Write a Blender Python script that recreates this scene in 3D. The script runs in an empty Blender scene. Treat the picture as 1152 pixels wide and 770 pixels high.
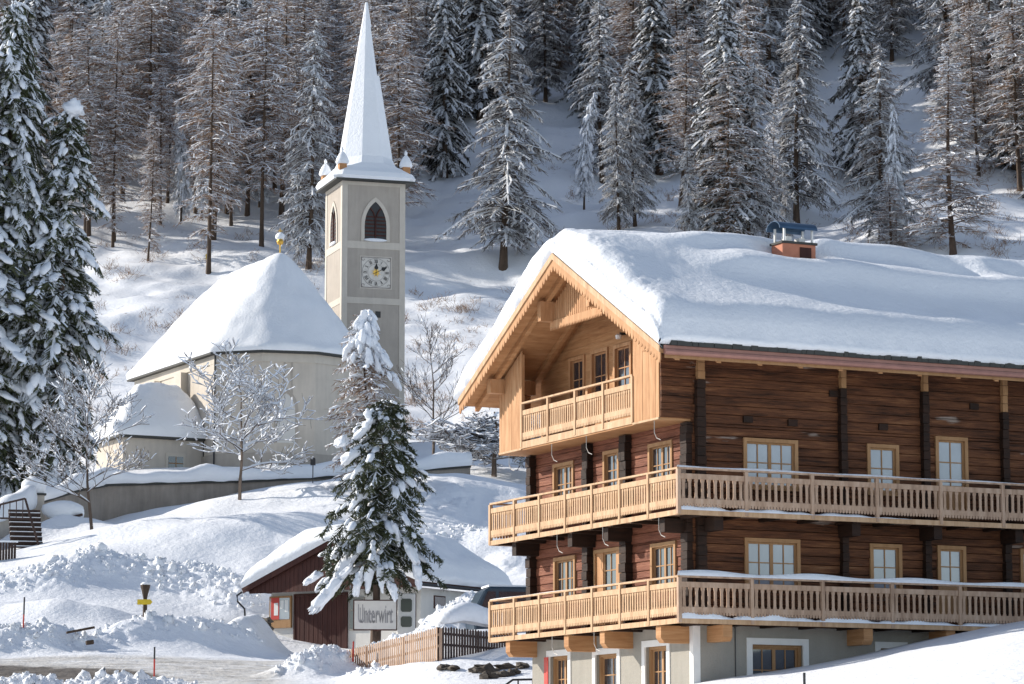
import bpy, bmesh, math, random
import numpy as np
from mathutils import Vector, Matrix
R=math.radians
rng=np.random.default_rng(7); random.seed(11)
scene=bpy.context.scene; COL=scene.collection
# ------------------------------------------------------------------ measuring: the lens of the photograph
F=3600.; PIT=math.atan(515/3600.); CX,CY=576.,385.
def ray(x,y):
    dx=(x-CX)/F; dy=(CY-y)/F; c,s=math.cos(PIT),math.sin(PIT)
    return np.array([dx,c-dy*s,s+dy*c])
def at(x,y,Y):
    r=ray(x,y); return Vector(r*(Y/r[1]))
# ------------------------------------------------------------------ noise in numpy
def _h(ix,iy,iz=0,seed=0):
    n=(ix.astype(np.int64)*73856093)^(iy.astype(np.int64)*19349663)^(np.asarray(iz).astype(np.int64)*83492791)^(seed*2654435761)
    n=(n^(n>>13))*1274126177; n=n&0x7fffffff; n=(n^(n>>16))*2246822519&0x7fffffff
    return (n&0xffffff)/float(0xffffff)
def vnoise(x,y,seed=0):
    ix=np.floor(x); iy=np.floor(y); fx=x-ix; fy=y-iy
    fx=fx*fx*(3-2*fx); fy=fy*fy*(3-2*fy); z=np.zeros_like(ix)
    a=_h(ix,iy,z,seed); b=_h(ix+1,iy,z,seed); c=_h(ix,iy+1,z,seed); d=_h(ix+1,iy+1,z,seed)
    return (a+(b-a)*fx)+((c+(d-c)*fx)-(a+(b-a)*fx))*fy
def fbm(x,y,o=4,seed=0,g=.5):
    s=0; a=1; t=0
    for i in range(o):
        s=s+a*(vnoise(x*2**i+i*17.3,y*2**i-i*9.1,seed+i)-.5); t+=a; a*=g
    return s/t*2
def vnoise3(p,seed=0):
    i=np.floor(p); f=p-i; f=f*f*(3-2*f); r=0
    for dx in (0,1):
        for dy in (0,1):
            for dz in (0,1):
                w=(f[:,0] if dx else 1-f[:,0])*(f[:,1] if dy else 1-f[:,1])*(f[:,2] if dz else 1-f[:,2])
                r=r+w*_h(i[:,0]+dx,i[:,1]+dy,i[:,2]+dz,seed)
    return r*2-1
def clods(x,y,seed=0):            # round lumps of broken snow
    ix=np.floor(x); iy=np.floor(y); best=np.full(x.shape,9.)
    z=np.zeros_like(ix)
    for dx in (-1,0,1):
        for dy in (-1,0,1):
            cx=ix+dx+_h(ix+dx,iy+dy,z,seed+5); cy=iy+dy+_h(ix+dx,iy+dy,z,seed+9)
            rr=.55+.75*_h(ix+dx,iy+dy,z,seed+13)
            d=((x-cx)**2+(y-cy)**2)/rr**2
            best=np.minimum(best,d)
    return np.sqrt(np.clip(1-best,0,1))
# ------------------------------------------------------------------ mesh helpers
def link_mesh(name,verts,faces,mat=None,parent=None,smooth=False):
    me=bpy.data.meshes.new(name); me.from_pydata([tuple(v) for v in verts],[],faces)
    if mat is not None: me.materials.append(mat)
    if smooth: me.polygons.foreach_set('use_smooth',[True]*len(me.polygons))
    me.update(); o=bpy.data.objects.new(name,me); COL.objects.link(o)
    if parent is not None: o.parent=parent
    return o
def np_mesh(name,V,Q,mats,parent=None,smooth=False,matidx=None):
    """V (n,3) float, Q (m,4) or (m,3) int"""
    me=bpy.data.meshes.new(name); k=Q.shape[1]
    me.vertices.add(len(V)); me.vertices.foreach_set('co',np.asarray(V,dtype=np.float32).ravel())
    me.loops.add(Q.size); me.loops.foreach_set('vertex_index',Q.astype(np.int32).ravel())
    me.polygons.add(len(Q)); me.polygons.foreach_set('loop_start',np.arange(0,Q.size,k,dtype=np.int32))
    try: me.polygons.foreach_set('loop_total',np.full(len(Q),k,dtype=np.int32))
    except Exception: pass
    for m in (mats if isinstance(mats,(list,tuple)) else [mats]): me.materials.append(m)
    if matidx is not None: me.polygons.foreach_set('material_index',matidx.astype(np.int32))
    me.polygons.foreach_set('use_smooth',np.full(len(Q),smooth,dtype=bool))
    me.update(calc_edges=True)
    o=bpy.data.objects.new(name,me); COL.objects.link(o)
    if parent is not None: o.parent=parent
    return o
class MB:
    def __init__(s): s.v=[]; s.f=[]
    def add(s,vs,fs):
        n=len(s.v); s.v+= [tuple(v) for v in vs]; s.f+=[tuple(i+n for i in f) for f in fs]; return s
    def box(s,x0,x1,y0,y1,z0,z1):
        vs=[(x,y,z) for z in (z0,z1) for y in (y0,y1) for x in (x0,x1)]
        return s.add(vs,[(0,2,3,1),(4,5,7,6),(0,1,5,4),(2,6,7,3),(0,4,6,2),(1,3,7,5)])
    def obox(s,M,sx,sy,sz):
        vs=[M@Vector((x*sx/2,y*sy/2,z*sz/2)) for z in (-1,1) for y in (-1,1) for x in (-1,1)]
        return s.add(vs,[(0,2,3,1),(4,5,7,6),(0,1,5,4),(2,6,7,3),(0,4,6,2),(1,3,7,5)])
    def beam(s,p,q,w,h,up=Vector((0,0,1))):
        p=Vector(p); q=Vector(q); d=(q-p); L=d.length; d.normalize()
        sd=d.cross(up)
        if sd.length<1e-4: sd=d.cross(Vector((1,0,0)))
        sd.normalize(); u=sd.cross(d)
        M=Matrix((d,sd,u)).transposed().to_4x4(); M.translation=(p+q)/2
        return s.obox(M,L,w,h)
    def prism(s,poly,axis,a0,a1):
        """poly 2-D in the two other axes (in order), extruded along axis"""
        def P(u,v,a):
            return {0:(a,u,v),1:(u,a,v),2:(u,v,a)}[axis]
        n=len(poly); vs=[P(u,v,a0) for u,v in poly]+[P(u,v,a1) for u,v in poly]
        return s.add(vs,[tuple(range(n))[::-1],tuple(range(n,2*n))]+[(i,(i+1)%n,(i+1)%n+n,i+n) for i in range(n)])
    def tube(s,pts,rad,n=6,cap=True):
        pts=[Vector(p) for p in pts]; base=len(s.v); k=len(pts)
        if not isinstance(rad,(list,tuple)): rad=[rad]*k
        for i,p in enumerate(pts):
            t=(pts[min(i+1,k-1)]-pts[max(i-1,0)]).normalized()
            a=t.cross(Vector((0,0,1)));
            if a.length<.05: a=t.cross(Vector((1,0,0)))
            a.normalize(); b=a.cross(t)
            for j in range(n):
                c=2*math.pi*j/n; s.v.append(tuple(p+a*(math.cos(c)*rad[i])+b*(math.sin(c)*rad[i])))
        for i in range(k-1):
            for j in range(n):
                s.f.append((base+i*n+j,base+i*n+(j+1)%n,base+(i+1)*n+(j+1)%n,base+(i+1)*n+j))
        if cap: s.f.append(tuple(base+j for j in range(n))[::-1]); s.f.append(tuple(base+(k-1)*n+j for j in range(n)))
        return s
    def lathe(s,prof,c=(0,0,0),n=16,ph=0.):
        b=len(s.v)
        for r,z in prof:
            for j in range(n):
                a=2*math.pi*j/n+ph; s.v.append((c[0]+r*math.cos(a),c[1]+r*math.sin(a),c[2]+z))
        for i in range(len(prof)-1):
            for j in range(n): s.f.append((b+i*n+j,b+i*n+(j+1)%n,b+(i+1)*n+(j+1)%n,b+(i+1)*n+j))
        s.f.append(tuple(b+j for j in range(n))[::-1]); m=b+(len(prof)-1)*n; s.f.append(tuple(m+j for j in range(n)))
        return s
    def blob(s,c,r,seed=0,n=8,m=6,amp=.25,fr=1.6):
        th=np.linspace(0,math.pi,m+1); V=[]
        for i in range(m+1):
            for j in range(n):
                a=2*math.pi*j/n; V.append((math.sin(th[i])*math.cos(a),math.sin(th[i])*math.sin(a),math.cos(th[i])))
        V=np.array(V); k=1+amp*vnoise3(V*fr+seed*7.3,3)
        V=V*k[:,None]*np.array(r)+np.array(c)
        fs=[(i*n+j,(i+1)*n+j,(i+1)*n+(j+1)%n,i*n+(j+1)%n) for i in range(m) for j in range(n)]
        return s.add(V,fs)
    def build(s,name,mat,parent=None,smooth=False,bevel=0):
        o=link_mesh(name,s.v,s.f,mat,parent,smooth)
        if bevel:
            b=o.modifiers.new('bevel','BEVEL'); b.width=bevel; b.segments=1; b.limit_method='ANGLE'
        return o
def tag(o,label=None,cat=None,group=None,kind=None):
    if label: o['label']=label
    if cat: o['category']=cat
    if group: o['group']=group
    if kind: o['kind']=kind
    return o
def empty(name,loc=(0,0,0),rz=0.,parent=None):
    o=bpy.data.objects.new(name,None); COL.objects.link(o); o.location=loc; o.rotation_euler=(0,0,rz)
    o.empty_display_size=.3
    if parent is not None: o.parent=parent
    return o
def copy_tree(o,parent=None):
    c=o.copy(); COL.objects.link(c); c.parent=parent
    for ch in list(o.children): copy_tree(ch,c)
    return c
# ------------------------------------------------------------------ materials
def nt(name):
    m=bpy.data.materials.new(name); m.use_nodes=True; t=m.node_tree; b=t.nodes['Principled BSDF']
    return m,t,b
def N(t,k,**kw):
    n=t.nodes.new(k)
    for a,v in kw.items():
        if a.startswith('i_'): n.inputs[a[2:].replace('_',' ')].default_value=v
        else: setattr(n,a,v)
    return n
def ramp(t,stops,fac):
    r=t.nodes.new('ShaderNodeValToRGB'); e=r.color_ramp.elements
    e[0].position=stops[0][0]; e[0].color=(*stops[0][1],1); e[1].position=stops[-1][0]; e[1].color=(*stops[-1][1],1)
    for p,c in stops[1:-1]:
        x=e.new(p); x.color=(*c,1)
    t.links.new(fac,r.inputs[0]); return r
def coords(t,scale=(1,1,1),kind='Object',rot=(0,0,0)):
    tc=N(t,'ShaderNodeTexCoord'); mp=N(t,'ShaderNodeMapping'); mp.inputs['Scale'].default_value=scale; mp.inputs['Rotation'].default_value=rot
    t.links.new(tc.outputs[kind],mp.inputs[0]); return mp.outputs[0]
def noise(t,vec,scale,detail=4,rough=.55,dist=0):
    n=N(t,'ShaderNodeTexNoise'); n.inputs['Scale'].default_value=scale; n.inputs['Detail'].default_value=detail
    n.inputs['Roughness'].default_value=rough; n.inputs['Distortion'].default_value=dist
    t.links.new(vec,n.inputs['Vector']); return n.outputs[0]
def bump(t,b,h,dist,strength=1.):
    n=N(t,'ShaderNodeBump'); n.inputs['Distance'].default_value=dist; n.inputs['Strength'].default_value=strength
    t.links.new(h,n.inputs['Height']); t.links.new(n.outputs[0],b.inputs['Normal'])
def math_(t,op,a,b_=None,v=None,v0=None):
    n=N(t,'ShaderNodeMath',operation=op)
    if a is not None: t.links.new(a,n.inputs[0])
    if v0 is not None: n.inputs[0].default_value=v0
    if b_ is not None: t.links.new(b_,n.inputs[1])
    if v is not None: n.inputs[1].default_value=v
    return n.outputs[0]
def mat_snow(name='snow',bd=.03,sc=6.,col=(.84,.86,.89),rough=.65):
    m,t,b=nt(name); b.inputs['Roughness'].default_value=rough; b.inputs['Specular IOR Level'].default_value=.25
    v=coords(t,kind='Object'); n=noise(t,v,.6,3)
    r=ramp(t,[(.3,tuple(c*.955 for c in col)),(.7,col)],n); t.links.new(r.outputs[0],b.inputs['Base Color'])
    h=noise(t,v,sc,5,.62); bump(t,b,h,bd); return m
def mat_wood(name,stops,grain=(1,1,1),rough=.7,bd=.006,sc=1.,streak=2.2,knots=False,white=None,broad=(1,1,1),bw=.28):
    m,t,b=nt(name); b.inputs['Roughness'].default_value=rough; b.inputs['Specular IOR Level'].default_value=.25
    v=coords(t,grain); n=noise(t,v,streak,6,.65,.3); n2=noise(t,coords(t,broad),.9*sc,3)
    mix=math_(t,'ADD',math_(t,'MULTIPLY',n,None,1-bw),math_(t,'MULTIPLY',n2,None,bw))
    r=ramp(t,stops,mix); out=r.outputs[0]
    if white:
        w=ramp(t,[(.66,(0,0,0)),(.72,(1,1,1))],noise(t,coords(t,(.7,1,4)),.8,4)); mx=N(t,'ShaderNodeMix',data_type='RGBA')
        mx.inputs['Factor'].default_value=0; t.links.new(w.outputs[0],mx.inputs['Factor'])
        t.links.new(out,mx.inputs['A']); mx.inputs['B'].default_value=(*white,1); out=mx.outputs['Result']
    t.links.new(out,b.inputs['Base Color']); bump(t,b,n,bd); return m
def mat_plain(name,col,rough=.6,metal=0.,var=.12,sc=4.,bd=0.):
    m,t,b=nt(name); b.inputs['Roughness'].default_value=rough; b.inputs['Metallic'].default_value=metal
    n=noise(t,coords(t),sc,5,.6); r=ramp(t,[(.3,tuple(c*(1-var) for c in col)),(.7,tuple(min(1,c*(1+var)) for c in col))],n)
    t.links.new(r.outputs[0],b.inputs['Base Color'])
    if bd: bump(t,b,n,bd)
    return m
def mat_stucco(name,col,dirt=.15,sc=1.2):
    m,t,b=nt(name); b.inputs['Roughness'].default_value=.9; b.inputs['Specular IOR Level'].default_value=.1
    v=coords(t); n=noise(t,v,sc,5,.65); f=noise(t,v,22,3)
    s=noise(t,coords(t,(3,3,.35)),1.3,4)
    mix=math_(t,'ADD',math_(t,'MULTIPLY',n,None,.6),math_(t,'MULTIPLY',s,None,.4))
    r=ramp(t,[(.32,tuple(c*(1-dirt) for c in col)),(.62,col)],mix); t.links.new(r.outputs[0],b.inputs['Base Color'])
    bump(t,b,f,.012); return m
def mat_glass(name,col,rough=.06,spec=.9):
    m,t,b=nt(name); b.inputs['Roughness'].default_value=rough; b.inputs['Specular IOR Level'].default_value=spec
    n=noise(t,coords(t,(1,1,.6)),1.7,2); r=ramp(t,[(.35,tuple(c*.8 for c in col)),(.65,col)],n); t.links.new(r.outputs[0],b.inputs['Base Color'])
    b.inputs['Coat Weight'].default_value=.6; b.inputs['Coat Roughness'].default_value=.03
    return m
M={}
M['snow']=mat_snow('snow')
M['snow_roof']=mat_snow('roof_snow',.035,7.)
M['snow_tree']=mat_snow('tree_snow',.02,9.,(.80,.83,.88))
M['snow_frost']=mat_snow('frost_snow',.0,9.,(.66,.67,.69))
M['larch_new']=mat_wood('honey_larch',[(.3,(.30,.145,.062)),(.5,(.45,.24,.115)),(.75,(.58,.36,.20))],(3,3,.5),streak=3,broad=(3.,3.,.4),bw=.45,sc=1.8)
M['larch_h']=mat_wood('honey_larch_boards',[(.3,(.29,.135,.055)),(.5,(.42,.215,.095)),(.75,(.55,.32,.16))],(.5,.5,6),streak=2.4)
M['larch_grey']=mat_wood('weathered_larch',[(.3,(.24,.15,.10)),(.5,(.43,.29,.20)),(.75,(.60,.45,.34))],(3,3,.6),streak=3,broad=(3.,3.,.7),bw=.45,sc=1.6)
M['rail_wood']=mat_wood('rail_larch',[(.3,(.34,.20,.11)),(.5,(.50,.325,.19)),(.75,(.64,.46,.30))],(3,3,.6),streak=3,broad=(2.5,2.5,.8),bw=.4,sc=1.6)
M['old_wood']=mat_wood('old_brown_logs',[(.34,(.018,.008,.004)),(.43,(.070,.027,.012)),(.53,(.125,.048,.021)),(.62,(.20,.085,.036)),(.72,(.30,.18,.10))],(.8,.8,11),streak=2.6,bd=.03,white=(.30,.24,.20),broad=(.45,.45,4.2),bw=.5,sc=1.5)
M['old_wood_red']=mat_wood('sun_reddened_logs',[(.32,(.05,.018,.010)),(.42,(.14,.048,.026)),(.52,(.21,.075,.042)),(.62,(.28,.115,.066)),(.74,(.36,.20,.13))],(.8,.8,11),streak=2.6,bd=.03,broad=(.45,.45,4.2),bw=.5,sc=1.5)
M['log_end']=mat_wood('dark_log_ends',[(.3,(.010,.006,.004)),(.7,(.04,.018,.010))],(1,1,5),bd=.015)
M['frame']=mat_wood('window_frame_wood',[(.3,(.30,.16,.07)),(.7,(.44,.26,.13))],(3,3,.6))
M['brown_paint']=mat_wood('brown_stained_boards',[(.3,(.035,.012,.01)),(.7,(.085,.03,.022))],(4,4,.4))
M['dark_fence']=mat_wood('dark_wood_and_shade',[(.3,(.03,.018,.016)),(.7,(.085,.055,.045))],(3,3,.5))  # dark wood; on the picket fence the darkness stands for shade
M['stucco_grey']=mat_stucco('grey_roughcast',(.33,.31,.27))
M['stucco_white']=mat_stucco('white_plaster',(.66,.64,.60),.12)
M['church_wall']=mat_stucco('cream_church_plaster',(.60,.54,.465),.2,.5)
M['tower_field']=mat_stucco('beige_tower_plaster',(.45,.40,.345),.2,.6)
M['tower_band']=mat_stucco('pale_tower_bands',(.60,.545,.47),.14,.8)
M['wall_stucco']=mat_stucco('churchyard_wall_plaster',(.33,.29,.25),.35,.6)
M['copper']=mat_plain('pinkish_copper_gutter',(.38,.19,.15),.5,.2)
M['dark']=mat_plain('dark_metal',(.02,.02,.022),.5)
M['tile']=mat_plain('dark_roof_edge',(.05,.05,.045),.8)
M['terracotta']=mat_plain('terracotta_render',(.50,.20,.12),.85)
M['blue_metal']=mat_plain('blue_sheet_metal',(.05,.10,.17),.4,.4)
M['galv']=mat_plain('galvanised_metal',(.45,.42,.38),.4,.7)
M['pane_pale']=mat_glass('curtained_pane',(.33,.36,.40))
M['pane_dark']=mat_glass('dark_pane',(.03,.035,.045))
M['white_paint']=mat_plain('white_paint',(.72,.71,.68),.6,var=.05)
M['yellow']=mat_plain('yellow_sign_paint',(.72,.50,.02),.5)
M['red']=mat_plain('red_paint',(.50,.035,.02),.5)
M['gold']=mat_plain('gilded_metal',(.70,.42,.08),.35,.8)
M['bark']=mat_wood('bark',[(.3,(.03,.02,.014)),(.7,(.12,.08,.055))],(2,2,.5),bd=.03)
M['bark_red']=mat_wood('reddish_bark',[(.3,(.035,.022,.016)),(.7,(.12,.078,.055))],(2,2,.5),bd=.03)
M['twig_brown']=mat_plain('larch_twigs',(.25,.155,.095),.85,var=.35,sc=.7)
M['twig_grey']=mat_plain('grey_twigs',(.085,.06,.045),.85,var=.35,sc=.7)
M['needle']=mat_plain('dark_needles',(.022,.030,.016),.8,var=.5,sc=.8)
M['needle2']=mat_plain('green_needles',(.062,.072,.032),.75,var=.5,sc=1.2)
M['needle_back']=mat_plain('grey_brown_spruce_needles',(.050,.043,.032),.85,var=.4,sc=.5)  # grey-brown needles of the spruces on the slope
M['stone']=mat_plain('dark_field_stone',(.085,.07,.055),.85,var=.5,sc=3,bd=.03)
M['van']=mat_plain('dark_blue_car_paint',(.012,.03,.05),.3)
M['hand_black']=mat_plain('black_clock_hands',(.01,.01,.01),.5)
M['clock_face']=mat_plain('painted_dial',(.62,.58,.52),.8,var=.15,sc=3)
M['clock_ring']=mat_plain('painted_dial_ring',(.25,.22,.20),.8)
# ================================================================== THE GROUND
TX=np.array([-1500,-300,0,150,300,400,500,600,700,780,900,1000,1152,1400,2600],float)
TD=[ 5,  30,  50,  65,  76,  80,  88,  96, 104,  112, 118, 124, 132, 140, 148, 155, 162, 170, 180, 195, 210, 225, 240, 255, 270, 285, 300, 330, 360, 400, 450, 550, 700, 900]
def row(*a): return list(a)
TP={
 5:[2000]*15, 30:[1150]*15, 50:[1000,1000,1000,1000,1000,1000,1000,1000,980,960,900,880,860,850,850],
 65:[940,940,940,940,940,940,930,900,870,835,795,772,740,720,700],
 76:[880,880,880,880,880,870,850,815,792,770,757,738,704,680,670],
 80:[860,860,860,860,860,850,830,805,785,764,750,730,698,672,660],
 88:[830,830,830,830,830,820,800,790,775,765,745,724,694,666,660],
 96:[820,820,820,820,812,795,770,770,760,750,735,715,690,660,655],
 104:[788,790,790,788,782,778,757,755,745,735,715,700,680,655,650],
 112:[754,754,755,753,755,760,728,728,728,718,705,690,670,650,645],
 118:[739,738,738,738,741,746,716,708,705,700,690,680,660,645,640],
 124:[724,716,716,714,743,745,714,700,690,685,680,670,650,640,635],
 132:[705,692,692,690,732,738,708,690,680,675,665,655,640,630,625],
 140:[668,655,652,646,655,665,660,650,650,650,645,635,625,615,610],
 148:[640,628,628,606,598,606,612,612,620,620,620,615,610,600,600],
 155:[622,618,618,592,572,580,592,590,592,592,592,590,585,580,580],
 162:[605,602,603,580,558,549,542,575,575,575,575,570,565,560,560],
 170:[590,590,588,568,545,540,532,553,555,555,550,550,545,545,540],
 180:[570,560,560,545,533,529,528,535,535,535,530,530,525,525,520],
 195:[535,530,530,524,519,515,516,515,510,510,505,505,500,500,500],
 210:[500,498,500,496,492,492,494,490,485,485,480,480,478,475,470],
 225:[465,465,468,462,458,458,464,455,450,445,440,440,440,435,430],
 240:[432,430,432,428,424,422,432,420,412,405,400,400,400,395,390],
 255:[395,395,393,386,385,385,390,378,370,362,356,355,355,350,350],
 270:[355,355,350,342,340,342,348,340,330,322,318,315,312,310,310],
 285:[315,315,308,302,305,305,310,300,295,285,280,278,275,270,270],
 300:[275,275,268,265,270,268,272,265,260,250,245,243,240,235,235],
 330:[195,195,190,185,188,190,192,185,180,175,172,170,165,160,160],
 360:[115,115,110,105,108,110,112,105,100,95,95,90,88,85,85],
 400:[15,15,10,5,8,10,12,5,0,-5,-5,-10,-15,-20,-20],
 450:[-90,-90,-95,-100,-98,-96,-95,-100,-105,-110,-110,-115,-120,-125,-125],
 550:[-240]*15, 700:[-400]*15, 900:[-520]*15}
_pd=np.arange(5,900.1,1.0); _px=np.arange(-1500,2600.1,10.)
_tab=np.zeros((len(TD),len(_px)))
for i,d in enumerate(TD):
    py=np.interp(_px,TX,TP[d]); _tab[i]=[at(x,y,d).z for x,y in zip(_px,py)]
ZG=np.zeros((len(_pd),len(_px)))
for j in range(len(_px)): ZG[:,j]=np.interp(_pd,TD,_tab[:,j])
def blur(A,ax,s):
    k=np.exp(-.5*(np.arange(-int(3*s),int(3*s)+1)/s)**2); k/=k.sum(); n=len(k)//2
    P_=np.pad(A,[(n,n) if a==ax else (0,0) for a in (0,1)],mode='edge')
    return np.apply_along_axis(lambda v:np.convolve(v,k,'valid'),ax,P_)
ZG=blur(ZG,0,2.0); ZG=blur(ZG,1,3.)
# coarser smoothing far away, where the table is sparse
far=blur(ZG,0,9.); w=np.clip((_pd-205)/50,0,1)[:,None]; ZG=ZG*(1-w)+far*w
KX=F/math.cos(PIT)
def col_of(X,Y):      # horizontal ground angle -> table column (about the photograph's px)
    return CX+KX*X/Y
def base_z(X,Y):
    c=np.clip((col_of(X,Y)+1500)/10.,0,len(_px)-1.001); r=np.clip((Y-5),0,len(_pd)-1.001)
    i=r.astype(int); j=c.astype(int); fr=r-i; fc=c-j
    return (ZG[i,j]*(1-fr)*(1-fc)+ZG[i+1,j]*fr*(1-fc)+ZG[i,j+1]*(1-fr)*fc+ZG[i+1,j+1]*fr*fc)
def gp(px,d):         # ground point X,Y from table column and depth
    return np.array([(px-CX)/KX*d,d])
# banks ploughed up beside the road: polyline (column, depth, height, half width, lumpiness)
BANKS=[
 [(-260,104,.5,1.2,1.),(-20,104.5,.40,1.1,1.),(30,104.5,.55,1.2,1.),(70,105,.28,.9,1.),(130,105,.50,1.3,1.),(180,105.5,.25,.9,1.),(215,105,.06,.6,1.)],
 [(-280,120,.8,1.4,1.),(0,119.6,.75,1.3,1.),(50,119.8,.8,1.1,1.),(90,119.8,.3,.8,1.)],
 [(118,121.0,.35,.9,.6),(140,122.0,.75,1.2,.45),(170,122.8,.95,1.5,.4),(215,123.4,1.1,1.6,.4),(262,124.3,1.0,1.5,.4),(272,126,.4,1.0,.4)],
 [(-200,131,.6,2.0,.05),(0,131,.5,2.0,.05),(60,130.5,.75,1.8,.0),(100,130.5,.5,1.6,.0),(125,131,.1,1.2,.1)],
 [(-250,137.5,.7,1.6,1.),(0,137.5,.5,1.4,1.),(55,138,.7,1.4,1.),(100,139.5,1.0,1.6,1.),(160,139.5,.9,1.6,1.),(220,139,.8,1.5,1.),(270,137.5,.6,1.4,1.)],
 [(232,125.0,.2,.8,.3),(252,126.0,.75,1.0,.2),(272,127.0,1.25,1.1,.15),(286,128.0,1.45,1.0,.2)],
 [(322,110.5,.2,.7,1.),(345,110.8,.65,.9,1.),(366,111.5,.8,.8,1.),(378,113.4,.5,.6,.8)],
 [(395,118.0,.12,.7,1.),(420,117,.3,.8,.9),(440,115.5,.6,1.0,.6),(480,113.5,.75,1.2,.5),(520,112.8,.6,1.1,.1),(560,113.5,.5,1.,.1)],
 [(482,120.5,.3,.9,1.),(500,121.0,1.0,1.2,1.),(525,121.5,1.35,1.3,1.),(545,123.5,.9,1.2,1.)],
 [(405,109.5,.10,.6,.5),(435,106.0,.3,.9,.35),(470,103.5,.45,1.1,.15),(515,102.4,.4,1.2,.0),(600,102.0,.3,1.2,.0)],
 [(380,146,.4,2.,.5),(470,148,.6,2.2,.4),(520,149,.5,2.,.8),(560,148,.6,2.,.2),(640,148,.4,2.,.1)],
 [(20,154,.5,1.4,.3),(60,156.5,.8,1.4,.1),(85,157,.5,1.3,.1)],
 [(150,150,.45,3.,.15),(210,147,.6,3.,.1),(300,150,.6,3.4,.05)],
]
def banks(X,Y):
    add=np.zeros_like(X); lum=np.zeros_like(X)
    for bk in BANKS:
        P_=[(gp(c,d),h,w,l) for c,d,h,w,l in bk]
        h_=np.zeros_like(X); l_=np.zeros_like(X)
        for (a,ha,wa,la),(b,hb,wb,lb) in zip(P_[:-1],P_[1:]):
            v=b-a; L2=v@v; t=np.clip(((X-a[0])*v[0]+(Y-a[1])*v[1])/L2,0,1)
            d=np.hypot(X-a[0]-t*v[0],Y-a[1]-t*v[1]); w=wa+(wb-wa)*t
            g=np.exp(-(d/w)**2*1.1); hh=(ha+(hb-ha)*t)*g
            m=hh>h_; l_=np.where(m,(la+(lb-la)*t)*np.clip(g*1.6,0,1),l_); h_=np.maximum(h_,hh)
        add=np.maximum(add,h_)+.25*np.minimum(add,h_); lum=np.maximum(lum,l_)
    return add,lum
def ground(X,Y,fine=True):
    X=np.asarray(X,float); Y=np.asarray(Y,float)
    z=base_z(X,Y); a,l=banks(X,Y); z=z+a
    road=np.exp(-((Y-111.5)/5.2)**4)*np.clip((330-col_of(X,Y))/60,0,1)
    far_=np.clip((Y-225)/40,0,1)
    z=z+(1-road)*(fbm(X/7.,Y/7.,3,3)*.55*np.clip((Y-120)/20,0,1)+fbm(X/2.6,Y/2.6,3,9)*.10)*np.where(Y<100,.25,1)
    z=z+far_*(fbm(X/16.,Y/16.,4,21)*2.2+fbm(X/4.,Y/4.,3,25)*.35)
    # a dark gully in the slope on the right
    gx=X-(.1*Y-1.0+fbm(Y/30.,Y*0,2,31)*9); z=z-far_*3.2*np.exp(-(gx/6.)**2)
    if fine:
        z=z+l*(clods(X*1.7,Y*1.7,1)*.15+clods(X*3.7+.3*fbm(X*2,Y*2,2,5),Y*3.7,2)*.15+clods(X*8,Y*8,4)*.10+fbm(X*4,Y*4,3,6)*.12-.16)
        z=z+np.where(road>.3,fbm(X*1.2,Y*4.,3,40)*.05,0)
        # broken snow strewn over the middle slope behind the garage
        mk=np.clip(vnoise(X/3.,Y/4.,77)*3-1.75,0,1)*np.clip((Y-136)/6,0,1)*np.clip((172-Y)/8,0,1)*np.clip((col_of(X,Y)-250)/90,0.12,1)
        z=z+mk*(clods(X*1.4,Y*1.4,51)*.3+clods(X*3.,Y*3.,52)*.14)
    return z
def place(px,py,lo=100,hi=600):
    """follow the sight line through a point of the photograph to where it meets the ground"""
    r=ray(px,py); d=np.arange(lo,hi,.25); t=d/r[1]; z=r[2]*t; g=ground(r[0]*t,d,False)
    k=np.nonzero(z<=g)[0]; i=k[0] if len(k) else len(d)-1
    return Vector((r[0]*t[i],d[i],float(g[i])))
def gz(x,y): return float(ground(np.array([x]),np.array([y]))[0])
rows=np.concatenate([np.arange(5,65,3.),np.arange(65,99,.45),np.arange(99,145,.115),np.arange(145,205,.3),np.arange(205,300,.7),np.arange(300,430,1.2),np.arange(430,901,8.)])
cols=np.concatenate([np.arange(-1500,-60,36.),np.arange(-60,620,2.2),np.arange(620,1215,4.),np.arange(1215,2601,36.)])
Yg,Cg=np.meshgrid(rows,cols,indexing='ij'); Xg=(Cg-CX)/KX*Yg
Zg=ground(Xg,Yg)
nr,nc=Xg.shape; idx=np.arange(nr*nc).reshape(nr,nc)
Q=np.stack([idx[:-1,:-1],idx[:-1,1:],idx[1:,1:],idx[1:,:-1]],-1).reshape(-1,4)
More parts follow.
